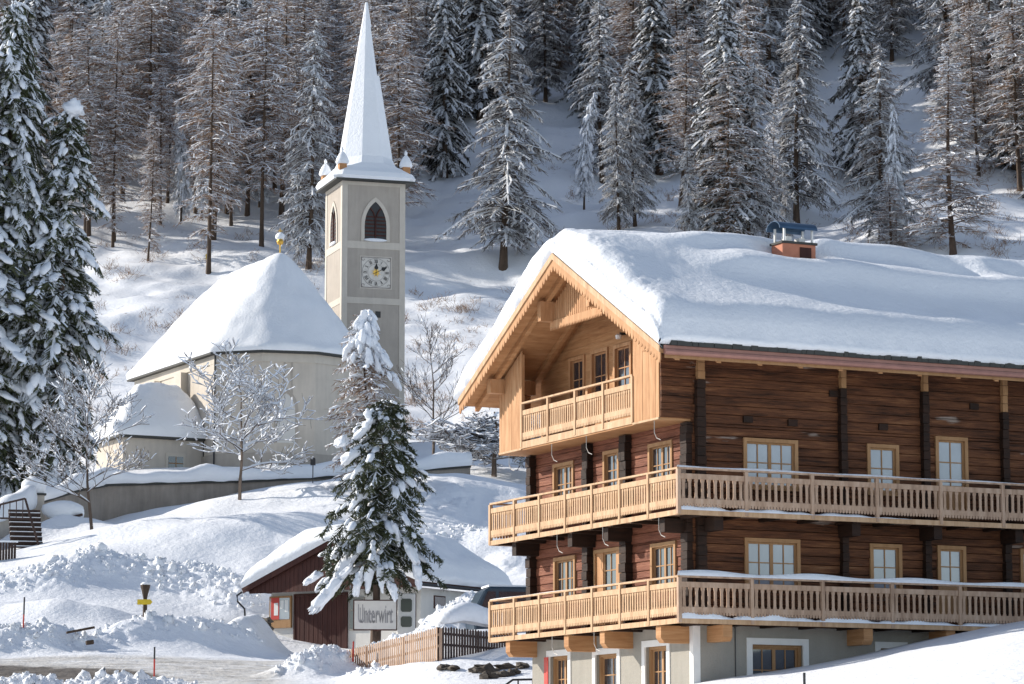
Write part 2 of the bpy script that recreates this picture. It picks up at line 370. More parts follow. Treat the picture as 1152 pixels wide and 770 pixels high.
def mat_ground():
    m,t,b=nt('snow_ground'); b.inputs['Roughness'].default_value=.6; b.inputs['Specular IOR Level'].default_value=.2
    g=N(t,'ShaderNodeNewGeometry'); sep=N(t,'ShaderNodeSeparateXYZ'); t.links.new(g.outputs['Position'],sep.inputs[0])
    v=g.outputs['Position']
    n=noise(t,v,.25,4); sn=ramp(t,[(.3,(.80,.82,.86)),(.7,(.86,.87,.89))],n)
    # the road: packed snow, with worn dark asphalt on the left
    at_=N(t,'ShaderNodeAttribute',attribute_name='road'); wr=N(t,'ShaderNodeAttribute',attribute_name='worn')
    mp=N(t,'ShaderNodeMapping'); mp.inputs['Scale'].default_value=(.5,3.,1); t.links.new(v,mp.inputs[0])
    rn=noise(t,mp.outputs[0],1.3,6,.65)
    pk=ramp(t,[(.35,(.42,.39,.35)),(.5,(.60,.58,.55)),(.65,(.76,.76,.76))],rn)
    mx=N(t,'ShaderNodeMix',data_type='RGBA'); t.links.new(at_.outputs['Fac'],mx.inputs['Factor']); t.links.new(sn.outputs[0],mx.inputs['A']); t.links.new(pk.outputs[0],mx.inputs['B'])
    wa=math_(t,'ADD',wr.outputs['Fac'],math_(t,'MULTIPLY',math_(t,'SUBTRACT',rn,None,.5),None,1.6))
    wf=ramp(t,[(.45,(0,0,0)),(.62,(1,1,1))],wa)
    asp=ramp(t,[(.3,(.10,.085,.07)),(.7,(.20,.175,.15))],noise(t,v,2.2,5))
    mx2=N(t,'ShaderNodeMix',data_type='RGBA'); t.links.new(wf.outputs[0],mx2.inputs['Factor']); t.links.new(mx.outputs['Result'],mx2.inputs['A']); t.links.new(asp.outputs[0],mx2.inputs['B'])
    # brush and bare patches through thin snow under the forest
    br=ramp(t,[(.62,(0,0,0)),(.70,(1,1,1))],noise(t,v,.55,6,.7)); fa=N(t,'ShaderNodeAttribute',attribute_name='brush')
    bf=math_(t,'MULTIPLY',br.outputs[0],fa.outputs['Fac'])
    mx3=N(t,'ShaderNodeMix',data_type='RGBA'); t.links.new(bf,mx3.inputs['Factor']); t.links.new(mx2.outputs['Result'],mx3.inputs['A']); mx3.inputs['B'].default_value=(.16,.12,.09,1)
    t.links.new(mx3.outputs['Result'],b.inputs['Base Color'])
    h=noise(t,v,3.5,6,.62); bump(t,b,h,.07); return m
M['ground']=mat_ground()
terrain=np_mesh('snowy_ground',np.stack([Xg,Yg,Zg],-1).reshape(-1,3),Q,M['ground'],smooth=True)
terrain['kind']='structure'
cg=Cg.ravel(); yg=Yg.ravel()
roadm=np.clip(1-np.abs((yg-111.8-(cg-150)*.004))/6.2,0,1)*6; roadm=np.clip(roadm,0,1)*np.clip((345-cg)/45,0,1)
a_,l_=banks(Xg,Yg); roadm=roadm*np.clip(1-a_.ravel()*5,0,1)
worn=roadm*np.clip((205-cg)/80,0,1)*np.clip(1-np.abs(yg-110.5+cg*.012)/4.6,0,1)*2.4+roadm*.55*np.exp(-((cg-240)/60)**2-((yg-106.)/1.6)**2)
brush=np.clip((yg-235)/25,0,1)*.5
for nme,arr in (('road',roadm),('worn',np.clip(worn,0,1)),('brush',brush)):
    at_=terrain.data.attributes.new(nme,'FLOAT','POINT'); at_.data.foreach_set('value',arr.astype(np.float32))
# the valley floor all round, below the hillside
vf=MB(); s=3000.; vf.add([(-s,-s,-2.4),(s,-s,-2.4),(s,s,-2.4),(-s,s,-2.4)],[(0,1,2,3)])
tag(vf.build('valley_floor',M['snow']),kind='structure')
# broken chunks lying on the ploughed banks
def chunks():
    g=np.random.default_rng(5); V0=NPo; n=0; Vs=[];Qs=[]
    c=g.uniform(-60,600,60000); d=g.uniform(101,150,60000); X=(c-CX)/KX*d; a,l=banks(X,d)
    m=(l>.35)&(g.random(60000)<l*.30); X=X[m]; Y=d[m]; k=len(X); Z=ground(X,Y); s=g.lognormal(-3.25,.5,k)
    nv=len(V0); P_=V0[None]*g.uniform(.7,1.35,(k,1,3))*s[:,None,None]*1.5; P_=P_*(1+g.uniform(-.3,.3,(k,nv,1)))
    an=g.uniform(0,6.28,k); ca,sa=np.cos(an)[:,None],np.sin(an)[:,None]; x=P_[:,:,0]*ca-P_[:,:,1]*sa; y=P_[:,:,0]*sa+P_[:,:,1]*ca; t_=g.uniform(-.7,.7,k)[:,None]; z=P_[:,:,2]*np.cos(t_)+x*np.sin(t_); x=x*np.cos(t_)-P_[:,:,2]*np.sin(t_)
    V=np.stack([x+X[:,None],y+Y[:,None],z+(Z+s*.15)[:,None]],-1).reshape(-1,3)
    Q=(NPq[None]+(np.arange(k)*nv)[:,None,None]).reshape(-1,4)
    return np_mesh('snow_chunks',V,Q,M['snow'],smooth=True)
_th=[.25,.95,1.65,2.35,2.95]; NPo=np.array([(math.sin(t)*math.cos(j*math.pi/3+i*.5),math.sin(t)*math.sin(j*math.pi/3+i*.5),math.cos(t)) for i,t in enumerate(_th) for j in range(6)]); NPq=np.array([(i*6+j,(i+1)*6+j,(i+1)*6+(j+1)%6,i*6+(j+1)%6) for i in range(4) for j in range(6)])
tag(chunks(),'broken snow chunks strewn over the ploughed banks along the road','snow chunks',kind='stuff')
# ================================================================== CAMERA, SUN, SKY
cam=bpy.data.cameras.new('camera'); cam.sensor_width=36; cam.lens=112.5; cam.clip_start=1; cam.clip_end=6000
co=bpy.data.objects.new('camera',cam); COL.objects.link(co); co.rotation_euler=(math.pi/2+PIT,0,0); scene.camera=co
SUN=Vector((-.855,.29,.44)).normalized()
sl=bpy.data.lights.new('sun','SUN'); sl.energy=4.6; sl.angle=R(.53); sl.color=(1,.93,.83)
so=bpy.data.objects.new('sun',sl); COL.objects.link(so); so.rotation_euler=SUN.to_track_quat('Z','Y').to_euler()
wd=bpy.data.worlds.new('World'); scene.world=wd; wd.use_nodes=True; wt=wd.node_tree
sk=wt.nodes.new('ShaderNodeTexSky'); sk.sky_type='NISHITA'; sk.sun_disc=False
sk.sun_elevation=math.asin(SUN.z); sk.sun_rotation=math.atan2(SUN.x,SUN.y); sk.altitude=1400
sk.air_density=1.; sk.dust_density=.4; sk.ozone_density=1.
bg=wt.nodes['Background']; bg.inputs['Strength'].default_value=.12; hs=wt.nodes.new('ShaderNodeHueSaturation'); hs.inputs['Saturation'].default_value=.72; hs.inputs['Value'].default_value=1.12; wt.links.new(sk.outputs[0],hs.inputs['Color']); wt.links.new(hs.outputs[0],bg.inputs['Color'])
scene.view_settings.view_transform='Standard'; scene.view_settings.look='None'; scene.view_settings.gamma=1
scene.view_settings.exposure=0.40
# ================================================================== THE CHALET  (local x along the long side, y along the gable, z up; origin = balcony corner)
O=at(764.4,701.3,77.)
house=empty('farmhouse',O,R(25.5))
tag(house,'large old brown log farmhouse with honey coloured balconies and deep snow on its roof','house')
T=.85; BF=9.85; LEN=19.; BM=5.35; RISE=3.15; ZE=6.45; HS=5.80; A0=-.73     # roof: eaves at BM+-HS, z ZE; ridge ZE+RISE
def zroof(b): return ZE+RISE*(1-abs(b-BM)/HS)
# --- masonry ground floor
HR=[(2.46,3.94,-1.75,-.40),(6.15,6.82,-1.75,-.42)]; HG=[(7.66,8.81,-1.75,-.42),(4.86,6.12,-2.4,-.48),(2.19,3.38,-1.75,-.40)]
def holed(mb,side,u0,u1,z0,z1,hs):
    us=sorted({u0,u1,*[h[0] for h in hs],*[h[1] for h in hs]}); zs=sorted({z0,z1,*[h[2] for h in hs],*[h[3] for h in hs]})
    for a,b in zip(us[:-1],us[1:]):
        for c_,d_ in zip(zs[:-1],zs[1:]):
            if any(h[0]<(a+b)/2<h[1] and h[2]<(c_+d_)/2<h[3] for h in hs): continue
            if side=='r': mb.box(a,b,T,T+.34,c_,d_)
            else: mb.box(T,T+.34,a,b,c_,d_)
g=MB(); holed(g,'r',T,LEN,-3.6,.02,HR); holed(g,'g',T+.34,BF,-3.6,.02,HG); base=g.build('ground_floor_wall',M['stucco_grey'],house)
c=MB(); c.box(T-.025,T+.17,T-.025,T+.17,-3.6,.0)
c.build('corner_band',M['white_paint'],house)
d=MB(); d.tube([(2.0,T-.02,0),(2.0,T-.02,-3)],.012,5); d.build('wall_cable',M['dark'],base)
# --- log walls: courses with a little play in depth and height
def log_wall(name,along,a0,a1,off,z0,z1,holes,seed,inner,mat,topf=None,h0=.205):
    rr=random.Random(seed); mb=MB(); z=z0
    cuts=sorted({round(v,3) for q_ in holes for v in q_[2:4]})
    while z<z1-.02:
        h=h0*rr.uniform(.82,1.2); zt=min(z+h,z1); p=rr.uniform(-.02,.02)
        for c_ in cuts:
            if z+.03<c_<zt-.005: zt=c_
            elif zt<c_<zt+.03: zt=c_
        zt=min(zt,z1)
        segs=[(a0,a1)]
        if topf:
            lo,hi=topf(zt)
            segs=[(max(a0,lo),min(a1,hi))]
        for (x0,x1,y0,y1) in holes:
            if y0<zt-.01 and y1>z+.01:
                segs=[s for q in segs for s in (((q[0],min(q[1],x0)),(max(q[0],x1),q[1])))if s[1]-s[0]>.03]
        for s0,s1 in segs:
            # chamfered log profile: (outward, z)
            e=.008; o_=off+p
            pr=[(off+inner,z+.002),(o_+.02*(1 if inner>0 else -1),z+.004),(o_,z+e+.01),(o_,zt-e),(o_+.02*(1 if inner>0 else -1),zt-.006),(off+inner,zt-.004)]
            if along=='x': mb.prism([(y,zz) for y,zz in pr],0,s0,s1)
            else: mb.prism([(zz,x) for x,zz in pr],1,s0,s1) if False else mb.add([(x,s0,zz) for x,zz in pr]+[(x,s1,zz) for x,zz in pr],[tuple(range(6))[::-1],tuple(range(6,12))]+[(i,(i+1)%6,(i+1)%6+6,i+6) for i in range(6)])
        z=zt
    return mb.build(name,mat,house)
WIN_R=[(2.28,3.84,3.40,4.68,4,'w'),(5.86,6.80,3.40,4.70,2,'w'),(7.90,8.88,2.85,4.99,2,'d'),
       (2.29,3.87,.92,2.20,4,'w'),(5.90,6.84,.92,2.18,2,'w'),(7.90,8.76,.30,2.20,2,'d'),(10.42,11.5,.92,2.2,2,'w'),(12.9,14.4,3.4,4.7,4,'w'),(13.,14.5,.92,2.2,4,'w')]
WIN_G=[(7.30,8.53,3.45,4.66,4,'w'),(4.70,5.60,2.85,4.72,2,'d'),(1.83,3.11,3.45,4.66,4,'w'),
       (7.22,8.50,.92,2.16,4,'w'),(4.47,6.14,.25,2.20,2,'p'),(1.69,3.01,.92,2.14,4,'w')]
holes=lambda L:[(a,b,c_,d_) for a,b,c_,d_,_,_ in L]
log_wall('long_log_wall','x',T,LEN,T,.02,ZE+.42,holes(WIN_R),3,.3,M['old_wood'])
log_wall('gable_log_wall','y',T+.31,BF,T,.02,5.05,holes(WIN_G),4,.3,M['old_wood_red'])
rw=MB(); rw.box(T+.4,LEN,BF-.3,BF,.02,ZE+.4); rw.box(LEN-.3,LEN,T+.4,BF-.3,-3,ZE+.4); rw.build('rear_log_wall',M['old_wood'],house)
ia=MB(); ia.box(T+.45,LEN-.5,T+.45,BF-.5,-3,6.2); ia.build('dark_interior',M['dark'],house)
# --- cross wall log ends standing proud of the faces (stacked, uneven)
def log_post(name,side,p,w,z0,z1,out=.17,seed=0,mat='log_end'):
    rr=random.Random(seed); mb=MB(); z=z0
    while z<z1-.02:
        zt=min(z+rr.uniform(.2,.27),z1); o_=out*rr.uniform(.9,1.08); ww=w/2*rr.uniform(.92,1.04)
        if side=='r': mb.box(p-ww,p+ww,T-o_,T+.02,z+.006,zt-.006)
        else: mb.box(T-o_,T+.02,p-ww,p+ww,z+.006,zt-.006)
        z=zt
    return mb.build(name,M[mat],house)
k=0
for p,w,zt in ((1.04,.24,6.05),(5.12,.19,6.05),(7.56,.19,6.1),(9.98,.19,5.7),(12.4,.19,5.95)):
    log_post('log_post','r',p,w,.04,zt,.16,k); k+=1
    log_post('lit_post_top','r',p+.02,w*.8,zt,ZE+.3,.13,k,'frame')  # post tops in lighter wood: the sunlight on them is put into the colour
for p,w in ((6.35,.30),(4.22,.36),(9.72,.26),(1.02,.34)):
    log_post('log_post','g',p,w,.04,5.0,.2 if p>1.5 else .16,k+3); k+=1
for a,z in ((2.42,5.13),(3.7,5.1),(6.35,5.13),(4.9,5.9),(9.1,5.8)):
    sp=MB(); sp.box(a-.13,a+.13,T-.05,T+.02,z-.07,z+.09); sp.build('log_stub',M['log_end'],house)
# --- windows
def window(side,x0,x1,z0,z1,n,kind,off=T,pane='pane_pale',fw=.095,frame='frame',rows_=2):
    def bx(mb,u0,u1,v0,v1,d0,d1):
        if side=='r': mb.box(u0,u1,off+d0,off+d1,v0,v1)
        else: mb.box(off+d0,off+d1,u0,u1,v0,v1)
    f=MB(); bx(f,x0,x1,z1-fw,z1,-.045,.16); bx(f,x0,x1,z0,z0+fw,-.045,.16); bx(f,x0,x0+fw,z0+fw,z1-fw,-.043,.16); bx(f,x1-fw,x1,z0+fw,z1-fw,-.043,.16)
    name={'w':'window','d':'balcony_door','p':'balcony_door'}[kind]
    fr=f.build(name,M[frame],house)
    xi0,xi1,zi0,zi1=x0+fw,x1-fw,z0+fw,z1-fw
    if kind=='p':
        q=MB(); bx(q,xi0,xi0+.38,zi0,zi1,.0,.1); bx(q,xi1-.38,xi1,zi0,zi1,.0,.1); q.build('side_panel',M['larch_new'],fr); xi0+=.38; xi1-=.38
    if kind in 'dp':
        q=MB(); bx(q,xi0,xi1,zi0,zi0+.75,.02,.1); q.build('door_panel',M[frame],fr); zi0+=.75
    s=MB(); sw=.045
    halves=2 if n==4 else 1
    hw=(xi1-xi0)/halves
    for h in range(halves):
        a=xi0+h*hw; b=a+hw
        bx(s,a,a+sw,zi0,zi1,.03,.09); bx(s,b-sw,b,zi0,zi1,.03,.09); bx(s,a+sw,b-sw,zi1-sw,zi1,.03,.09); bx(s,a+sw,b-sw,zi0,zi0+sw,.03,.09)
        m_=(a+b)/2; bx(s,m_-.014,m_+.014,zi0+sw,zi1-sw,.04,.08)
        for r_ in range(1,rows_):
            zz=zi0+(zi1-zi0)*r_/rows_+ (.04 if rows_==2 else 0); bx(s,a+sw,m_-.014,zz-.014,zz+.014,.042,.078); bx(s,m_+.014,b-sw,zz-.014,zz+.014,.042,.078)
    s.build('sash',M[frame],fr)
    g=MB(); bx(g,xi0+.01,xi1-.01,zi0+.01,zi1-.01,.058,.064); g.build('pane',M[pane],fr)
    return fr
for w in WIN_R: window('r',*w)
for w in WIN_G: window('g',*w,pane='pane_dark')
# ground floor windows with pale plaster surrounds
def stone_window(side,x0,x1,z0,z1,n,inset,pane,kind='w'):
    def bx(mb,u0,u1,v0,v1,d0,d1):
        if side=='r': mb.box(u0,u1,T+d0,T+d1,v0,v1)
        else: mb.box(T+d0,T+d1,u0,u1,v0,v1)
    w_=.16; s=MB(); bx(s,x0,x1,z1-w_,z1,-.03,.02); bx(s,x0,x0+w_,z0,z1-w_,-.03,.02); bx(s,x1-w_,x1,z0,z1-w_,-.03,.02)
    s.build('plaster_surround',M['white_paint'],house)
    fr=window(side,x0+w_-.018,x1-w_+.018,z0,z1-w_+.018,n,kind,off=T+.15,pane=pane,fw=.08)
    return fr
stone_window('r',2.32,4.08,-1.75,-.26,4,.1,'pane_dark'); stone_window('r',6.01,6.96,-1.75,-.28,2,.1,'pane_dark')
stone_window('g',7.52,8.95,-1.75,-.28,4,.1,'pane_dark'); stone_window('g',4.72,6.26,-2.4,-.34,2,.1,'pane_dark','d'); stone_window('g',2.05,3.52,-1.75,-.26,4,.1,'pane_dark')
sh=MB(); sh.box(T-.06,T-.034,8.80,9.02,-1.75,-.45); sh.build('red_shutter',M['red'],house)
# --- beams carrying the lower balcony
for b in (9.55,6.05,4.02,1.02):
    q=MB(); q.prism([(.02,-.42),(.02,-.005),(T,-.005),(T,-.42),(.12,-.42)],1,b,b+.26) if False else q.add([(x,b+e,z) for e in (0,.26) for x,z in ((.04,-.30),(.04,-.004),(T,-.004),(T,-.42),(.14,-.42))],[(0,1,2,3,4),(9,8,7,6,5),(0,5,6,1),(1,6,7,2),(2,7,8,3),(3,8,9,4),(4,9,5,0)])
    q.build('balcony_beam',M['larch_h'],house)
for a in (1.22,5.20,7.62,10.1,12.4):
    q=MB(); q.add([(a+e,y,z) for e in (0,.26) for y,z in ((.05,-.30),(.05,-.004),(T,-.004),(T,-.40),(.14,-.40))],[(4,3,2,1,0),(5,6,7,8,9),(1,6,5,0),(2,7,6,1),(3,8,7,2),(4,9,8,3),(0,5,9,4)])
    q.build('balcony_beam',M['larch_h'],house)
for zc in (2.62,):
    for b in (9.4,6.05,4.02,1.0):
        q=MB(); q.box(.15,T,b,b+.25,zc-.34,zc-.004); q.build('balcony_beam',M['log_end'],house)
    for a in (1.2,5.1,7.5,9.95,12.4):
        q=MB(); q.box(a-.12,a+.12,.16,T,zc-.33,zc-.004); q.build('balcony_beam',M['log_end'],house)
# --- balconies
def railing(par,p0,p1,z,nb,mats,first=True,last=True,snow=0.,h=1.15,slat=.086,step=.128):
    """p0,p1: local plan points (outer face). One railing run of nb bays."""
    p0=Vector((p0[0],p0[1],0)); p1=Vector((p1[0],p1[1],0)); L=(p1-p0).length; ex=(p1-p0)/L; ey=Vector((-ex.y,ex.x,0))
    if (Vector((3,5,0))-p0).dot(ey)<0: ey=-ey      # inwards
    def bx(mb,u0,u1,d0,d1,z0,z1):
        pts=[p0+ex*u+ey*d+Vector((0,0,z+zz)) for zz in (z0,z1) for d in (d0,d1) for u in (u0,u1)]
        mb.add(pts,[(0,2,3,1),(4,5,7,6),(0,1,5,4),(2,6,7,3),(0,4,6,2),(1,3,7,5)])
    mw,mg=mats
    hr=MB(); bx(hr,0,L,-.035,.09,h-.045,h); hr.build('handrail',mg,par)
    bay=L/nb; rr=random.Random(int(L*100))
    for i in range(nb+1):
        if (i==0 and not first) or (i==nb and not last): continue
        u=i*bay; q=MB(); bx(q,u-.045,u+.045,-.045,.045,.02,h-.046); q.build('railing_post',mg,par)
    for i in range(nb):
        u0=i*bay+.05; u1=(i+1)*bay-.05; q=MB()
        bx(q,u0,u1,-.022,.003,.87,1.00)          # top board
        bx(q,u0,u1,-.022,.003,.275,.40)          # bottom board
        n=max(3,int(round((u1-u0)/step))); st=(u1-u0)/n
        for k in range(n):                        # fretted slats, waisted
            uc=u0+(k+.5)*st; s=slat/2*st/.128; j=rr.uniform(-.004,.004)
            prof=[(-s,.36),(-s,.42),(-s*.72,.47),(-s*.72,.78),(-s,.83),(-s,.90),(s,.90),(s,.83),(s*.72,.78),(s*.72,.47),(s,.42),(s,.36)]
            V0=[p0+ex*(uc+a)+ey*(.004+j)+Vector((0,0,z+b)) for a,b in prof]; V1=[v+ey*.022 for v in V0]; m_=len(prof)
            q.add(V0+V1,[tuple(range(m_))[::-1],tuple(range(m_,2*m_))]+[(t,(t+1)%m_,(t+1)%m_+m_,t+m_) for t in range(m_)])
        # toothed lower edge
        nt_=int((u1-u0)/.085); s=(u1-u0)/nt_
        for k in range(nt_):
            a=u0+k*s; V0=[p0+ex*(a+x)+ey*(-.021)+Vector((0,0,z+b)) for x,b in ((s*.12,.276),(s*.12,.225),(s*.5,.195),(s*.88,.225),(s*.88,.276))]; V1=[v+ey*.022 for v in V0]
            q.add(V0+V1,[(4,3,2,1,0),(5,6,7,8,9)]+[(t,(t+1)%5,(t+1)%5+5,t+5) for t in range(5)])
        q.build('railing_panel',mw,par)
    if snow>0:
        q=MB(); n=int(L/.12)
        top=[];
        for k in range(n+1):
            u=L*k/n; hh=snow*(.55+.6*(math.sin(u*2.1+z)*.5+.5))*(1-.85*max(0,(u-snow_len)/max(.1,L-snow_len)) if u>snow_len else 1)
            top.append((u,max(.006,hh)))
        for (a,ha),(b,hb) in zip(top[:-1],top[1:]):
            P_=[p0+ex*a+ey*-.03+Vector((0,0,z+h)),p0+ex*a+ey*.085+Vector((0,0,z+h)),p0+ex*a+ey*.06+Vector((0,0,z+h+ha)),p0+ex*a+ey*-.005+Vector((0,0,z+h+ha))]
            P2=[p0+ex*b+ey*-.03+Vector((0,0,z+h)),p0+ex*b+ey*.085+Vector((0,0,z+h)),p0+ex*b+ey*.06+Vector((0,0,z+h+hb)),p0+ex*b+ey*-.005+Vector((0,0,z+h+hb))]
            q.add(P_+P2,[(1,5,6,2),(2,6,7,3),(3,7,4,0)])
        q.build('railing_snow',M['snow_roof'],par,smooth=True)
snow_len=4.
def balcony(z,nbR,stepR,sn,grey):
    global snow_len
    q=MB(); q.box(0,T,T,10.69,z+.06,z+.115); q.box(0,LEN,0,T,z+.06,z+.115)
    bal=q.build('balcony',M['larch_grey'],house)
    f=MB(); f.box(-.03,.0,-.03,10.70,z,z+.125); f.box(-.03,T,10.70,10.73,z,z+.125); f.build('fascia_board',M['rail_wood'],bal)
    f=MB(); f.box(.0,LEN,-.03,.0,z,z+.125); f.build('fascia_board',M['rail_wood'],bal)
    for a in np.arange(.5,LEN-4,1.1): j=MB(); j.box(a,a+.12,.0,T,z-.03,z+.058); j.build('joist',M['log_end'],bal)
    for b in np.arange(1.3,10.6,1.1): j=MB(); j.box(.02,T,b,b+.12,z-.03,z+.058); j.build('joist',M['log_end'],bal)
    snow_len=0.
    railing(bal,(0,10.69),(0,0),z,7,(M['rail_wood'],M['rail_wood']),last=False,snow=.012 if sn<.1 else .02)
    snow_len=5. if sn>.1 else 1.5
    railing(bal,(0,0),(stepR*nbR,0),z,nbR,(M[grey],M['larch_grey']),snow=sn,step=.17,slat=.074)
    railing(bal,(T-.1,10.69),(0.05,10.69),z,1,(M['rail_wood'],M['rail_wood']),first=False,last=False)
    # drift on the floor edge behind the slats
    q=MB(); n=60; L_=stepR*nbR*(.6 if sn>.1 else .35)
    sec=[]
    for k in range(n+1):
        a=L_*k/n+.05; hh=(.10+.05*math.sin(a*3.)+.04*math.sin(a*7.7))*(1-(k/n))**.6*(1.6 if sn>.1 else 1)+.004; sec.append((a,hh))
    for (a,ha),(b,hb) in zip(sec[:-1],sec[1:]):
        P_=[(a,-.055,z+.116),(a,-.045,z+.12+ha*.35),(a,.06,z+.13+ha),(a,.35,z+.12)]; P2=[(b,-.055,z+.116),(b,-.045,z+.12+hb*.35),(b,.06,z+.13+hb),(b,.35,z+.12)]
        q.add(P_+P2,[(0,4,5,1),(1,5,6,2),(2,6,7,3)])
        P_=[(a,-.026,z+.27+.0),(a,-.028,z+.405),(a,.0,z+.41+ha*.5),(a,.03,z+.40)]; 
    q.build('balcony_snow',M['snow_roof'],bal,smooth=True)
    return bal
balcony(0.,9,2.0,.13,'larch_grey')
balcony(2.62,10,1.87,.05,'larch_grey')
# --- loggia box of the top storey
LB,LT=5.08,0
def boards_front(name,x,b0,b1,z0,topf,w=.16,mat='larch_new',th=.03):
    mb=MB(); n=max(1,round((b1-b0)/w)); s=(b1-b0)/n; rr=random.Random(int(b0*77))
    for k in range(n):
        y0=b0+k*s+.003; y1=b0+(k+1)*s-.003; j=rr.uniform(-.004,.004)
        mb.add([(x-th+j,y0,z0),(x-th+j,y1,z0),(x-th+j,y1,topf(y1)),(x-th+j,y0,topf(y0)),(x,y0,z0),(x,y1,z0),(x,y1,topf(y1)),(x,y0,topf(y0))],[(3,2,1,0),(4,5,6,7),(0,1,5,4),(1,2,6,5),(2,3,7,6),(3,0,4,7)])
    return mb.build(name,M[mat],house)
B0,B1,L0,L1=.92,10.07,2.28,8.68
boards_front('gable_boarding',0,B0,L0,LB,lambda b:zroof(b)-.10)
boards_front('gable_boarding',0,L1,B1,LB,lambda b:zroof(b)-.10)
# sides of the box
log_wall('loggia_side_wall','x',.0,T+.02,T-.0,LB,ZE+.32,[],8,.12,M['old_wood'])
for y0,y1,x1,z1 in ((B1-.14,B1,T,ZE+.25),(L0-.06,L0,.06,7.1),(L1,L1+.12,.06,7.6)):
    q=MB(); q.box(.002,x1,y0,y1,LB,z1); q.build('loggia_cheek',M['larch_new'],house)
q=MB(); q.box(-.02,1.3,B0,B1,LB-.06,LB+.06); lf=q.build('loggia_floor',M['larch_h'],house)
q=MB(); q.box(-.05,-.022,L0,L1,LB-.02,LB+.16); q.box(-.052,-.0,B0,L0,LB-.05,LB+.0); q.box(-.052,-.0,L1,B1,LB-.05,LB); q.build('fascia_board',M['rail_wood'],lf)
snow_len=0
railing(lf,(-.02,L1-.02),(-.02,L0+.02),LB,4,(M['rail_wood'],M['rail_wood']),h=1.22)
# loggia back wall (gable triangle) at x=1.95, horizontal honey boards
XB=1.2
def topf(z):
    k=HS*(1-(z-ZE)/RISE) if z>ZE else HS
    return (BM-k,BM+k)
WL=[(7.33,8.25,6.2,7.5,2,'w'),(5.98,6.98,5.3,7.54,2,'d'),(4.66,5.66,6.2,7.52,2,'w')]
rr=random.Random(5); mb=MB(); z=LB+.06
while z<ZE+RISE-.3:
    zt=z+.19
    for c_ in (5.3,6.2,7.5,7.52,7.54):
        if z+.015<c_<zt-.004: zt=c_; break
    lo,hi=topf(z+.03); lo=max(lo,B0+.05); hi=min(hi,B1-.05); segs=[(lo,hi)]
    for w in WL:
        if w[2]<zt-.01 and w[3]>z+.01: segs=[s for q_ in segs for s in ((q_[0],min(q_[1],w[0])),(max(q_[0],w[1]),q_[1])) if s[1]-s[0]>.03]
    for s0,s1 in segs: mb.box(XB+rr.uniform(-.004,.004),XB+.12,s0,s1,z+.002,zt-.002)
    z=zt
mb.build('attic_wall',M['larch_h'],house)
for w in WL: window('g',*w,off=XB,pane='pane_dark',frame='larch_new')
q=MB(); q.box(XB+.2,XB+.25,1.4,9.3,LB,8.2); q.build('dark_interior',M['dark'],house)
q=MB(); q.box(.04,.16,4.93,5.05,LB+.06,6.3) ; q.build('loggia_post',M['larch_new'],house)
# wall lamp
q=MB(); q.box(XB-.16,XB,5.0,5.06,7.72,7.78); l=q.build('wall_lamp',M['dark'],house); q=MB(); q.lathe([(.0,.0),(.07,.01),(.09,.1),(.03,.14)],(XB-.2,5.03,7.60),10); q.build('lamp_shade',M['white_paint'],l)
# --- roof: slab, purlins, rafters, barge boards, gable truss
def slab(mb,a0,a1,d0,d1,mir):
    """roof slope between b offsets; d = vertical offset bottom/top"""
    for s in (1,-1):
        e=(BM+s*HS); vs=[]
        for a in (a0,a1):
            for (b,z) in ((BM,ZE+RISE),(e,ZE)): vs+= [(a,b,z+d0),(a,b,z+d1)]
        fs=[(0,1,3,2),(4,6,7,5),(0,2,6,4),(1,5,7,3),(2,3,7,6),(0,4,5,1)]
        if s<0: fs=[f[::-1] for f in fs]
        mb.add(vs,fs)
q=MB(); slab(q,A0+.02,LEN+.8,.0,.10,0); roof=q.build('roof',M['larch_h'],house)
q=MB()
for s in (1,-1):
    for a in np.arange(A0+.45,LEN,1.15):
        e=BM+s*(HS-.05); q.add([(a+x,b,z-h) for x in (0,.12) for (b,z) in ((BM,ZE+RISE),(e,ZE+.02)) for h in (.16,.0)],[(0,1,3,2),(4,6,7,5),(0,2,6,4),(1,5,7,3),(2,3,7,6),(0,4,5,1)])
q.build('rafter',M['larch_h'],roof)
for b,w in ((BM+1.4,.20),(BM-1.4,.20),(BM+4.5,.24),(BM-4.45,.24)):
    q=MB(); z=zroof(b)-.17; x0=-.45; q.box(x0,.9 if abs(b-BM)>3 else .12,b-w/2,b+w/2,z-(.46 if abs(b-BM)<3 else .32),z+.06)
    q.build('purlin',M['larch_new'],roof)
q=MB(); slab(q,A0+.0,LEN+.8,.105,.19,0); q.build('roof_edge_shingles',M['tile'],roof)
# barge boards with scalloped lower edge, two layers
def barge(x,w,drop,tooth,mat,mirror_n=38):
    mb=MB()
    for s in (1,-1):
        n=mirror_n
        for k in range(n):
            t0=k/n; t1=(k+1)/n; tm=(t0+t1)/2
            def P(t,dz): return (BM+s*(HS+.02)*t,ZE+RISE*(1-t)+.12-dz+drop)
            pr=[P(t0,0),P(t1,0),P(t1,w),P(tm+.25/n,w+tooth*.75),P(tm,w+tooth),P(tm-.25/n,w+tooth*.75),P(t0,w)]
            V0=[(x,b,z) for b,z in pr]; V1=[(x+.03,b,z) for b,z in pr]; m_=len(pr)
            f=[tuple(range(m_)),tuple(range(m_,2*m_))[::-1]]+[(i,i+m_,(i+1)%m_+m_,(i+1)%m_) for i in range(m_)]
            if s>0: f=[q_[::-1] for q_ in f]
            mb.add(V0+V1,f)
    return mb.build('barge_board',M[mat],roof)
barge(A0-.035,.16,.06,.0,'rail_wood'); barge(A0,.25,0,.14,'larch_new')
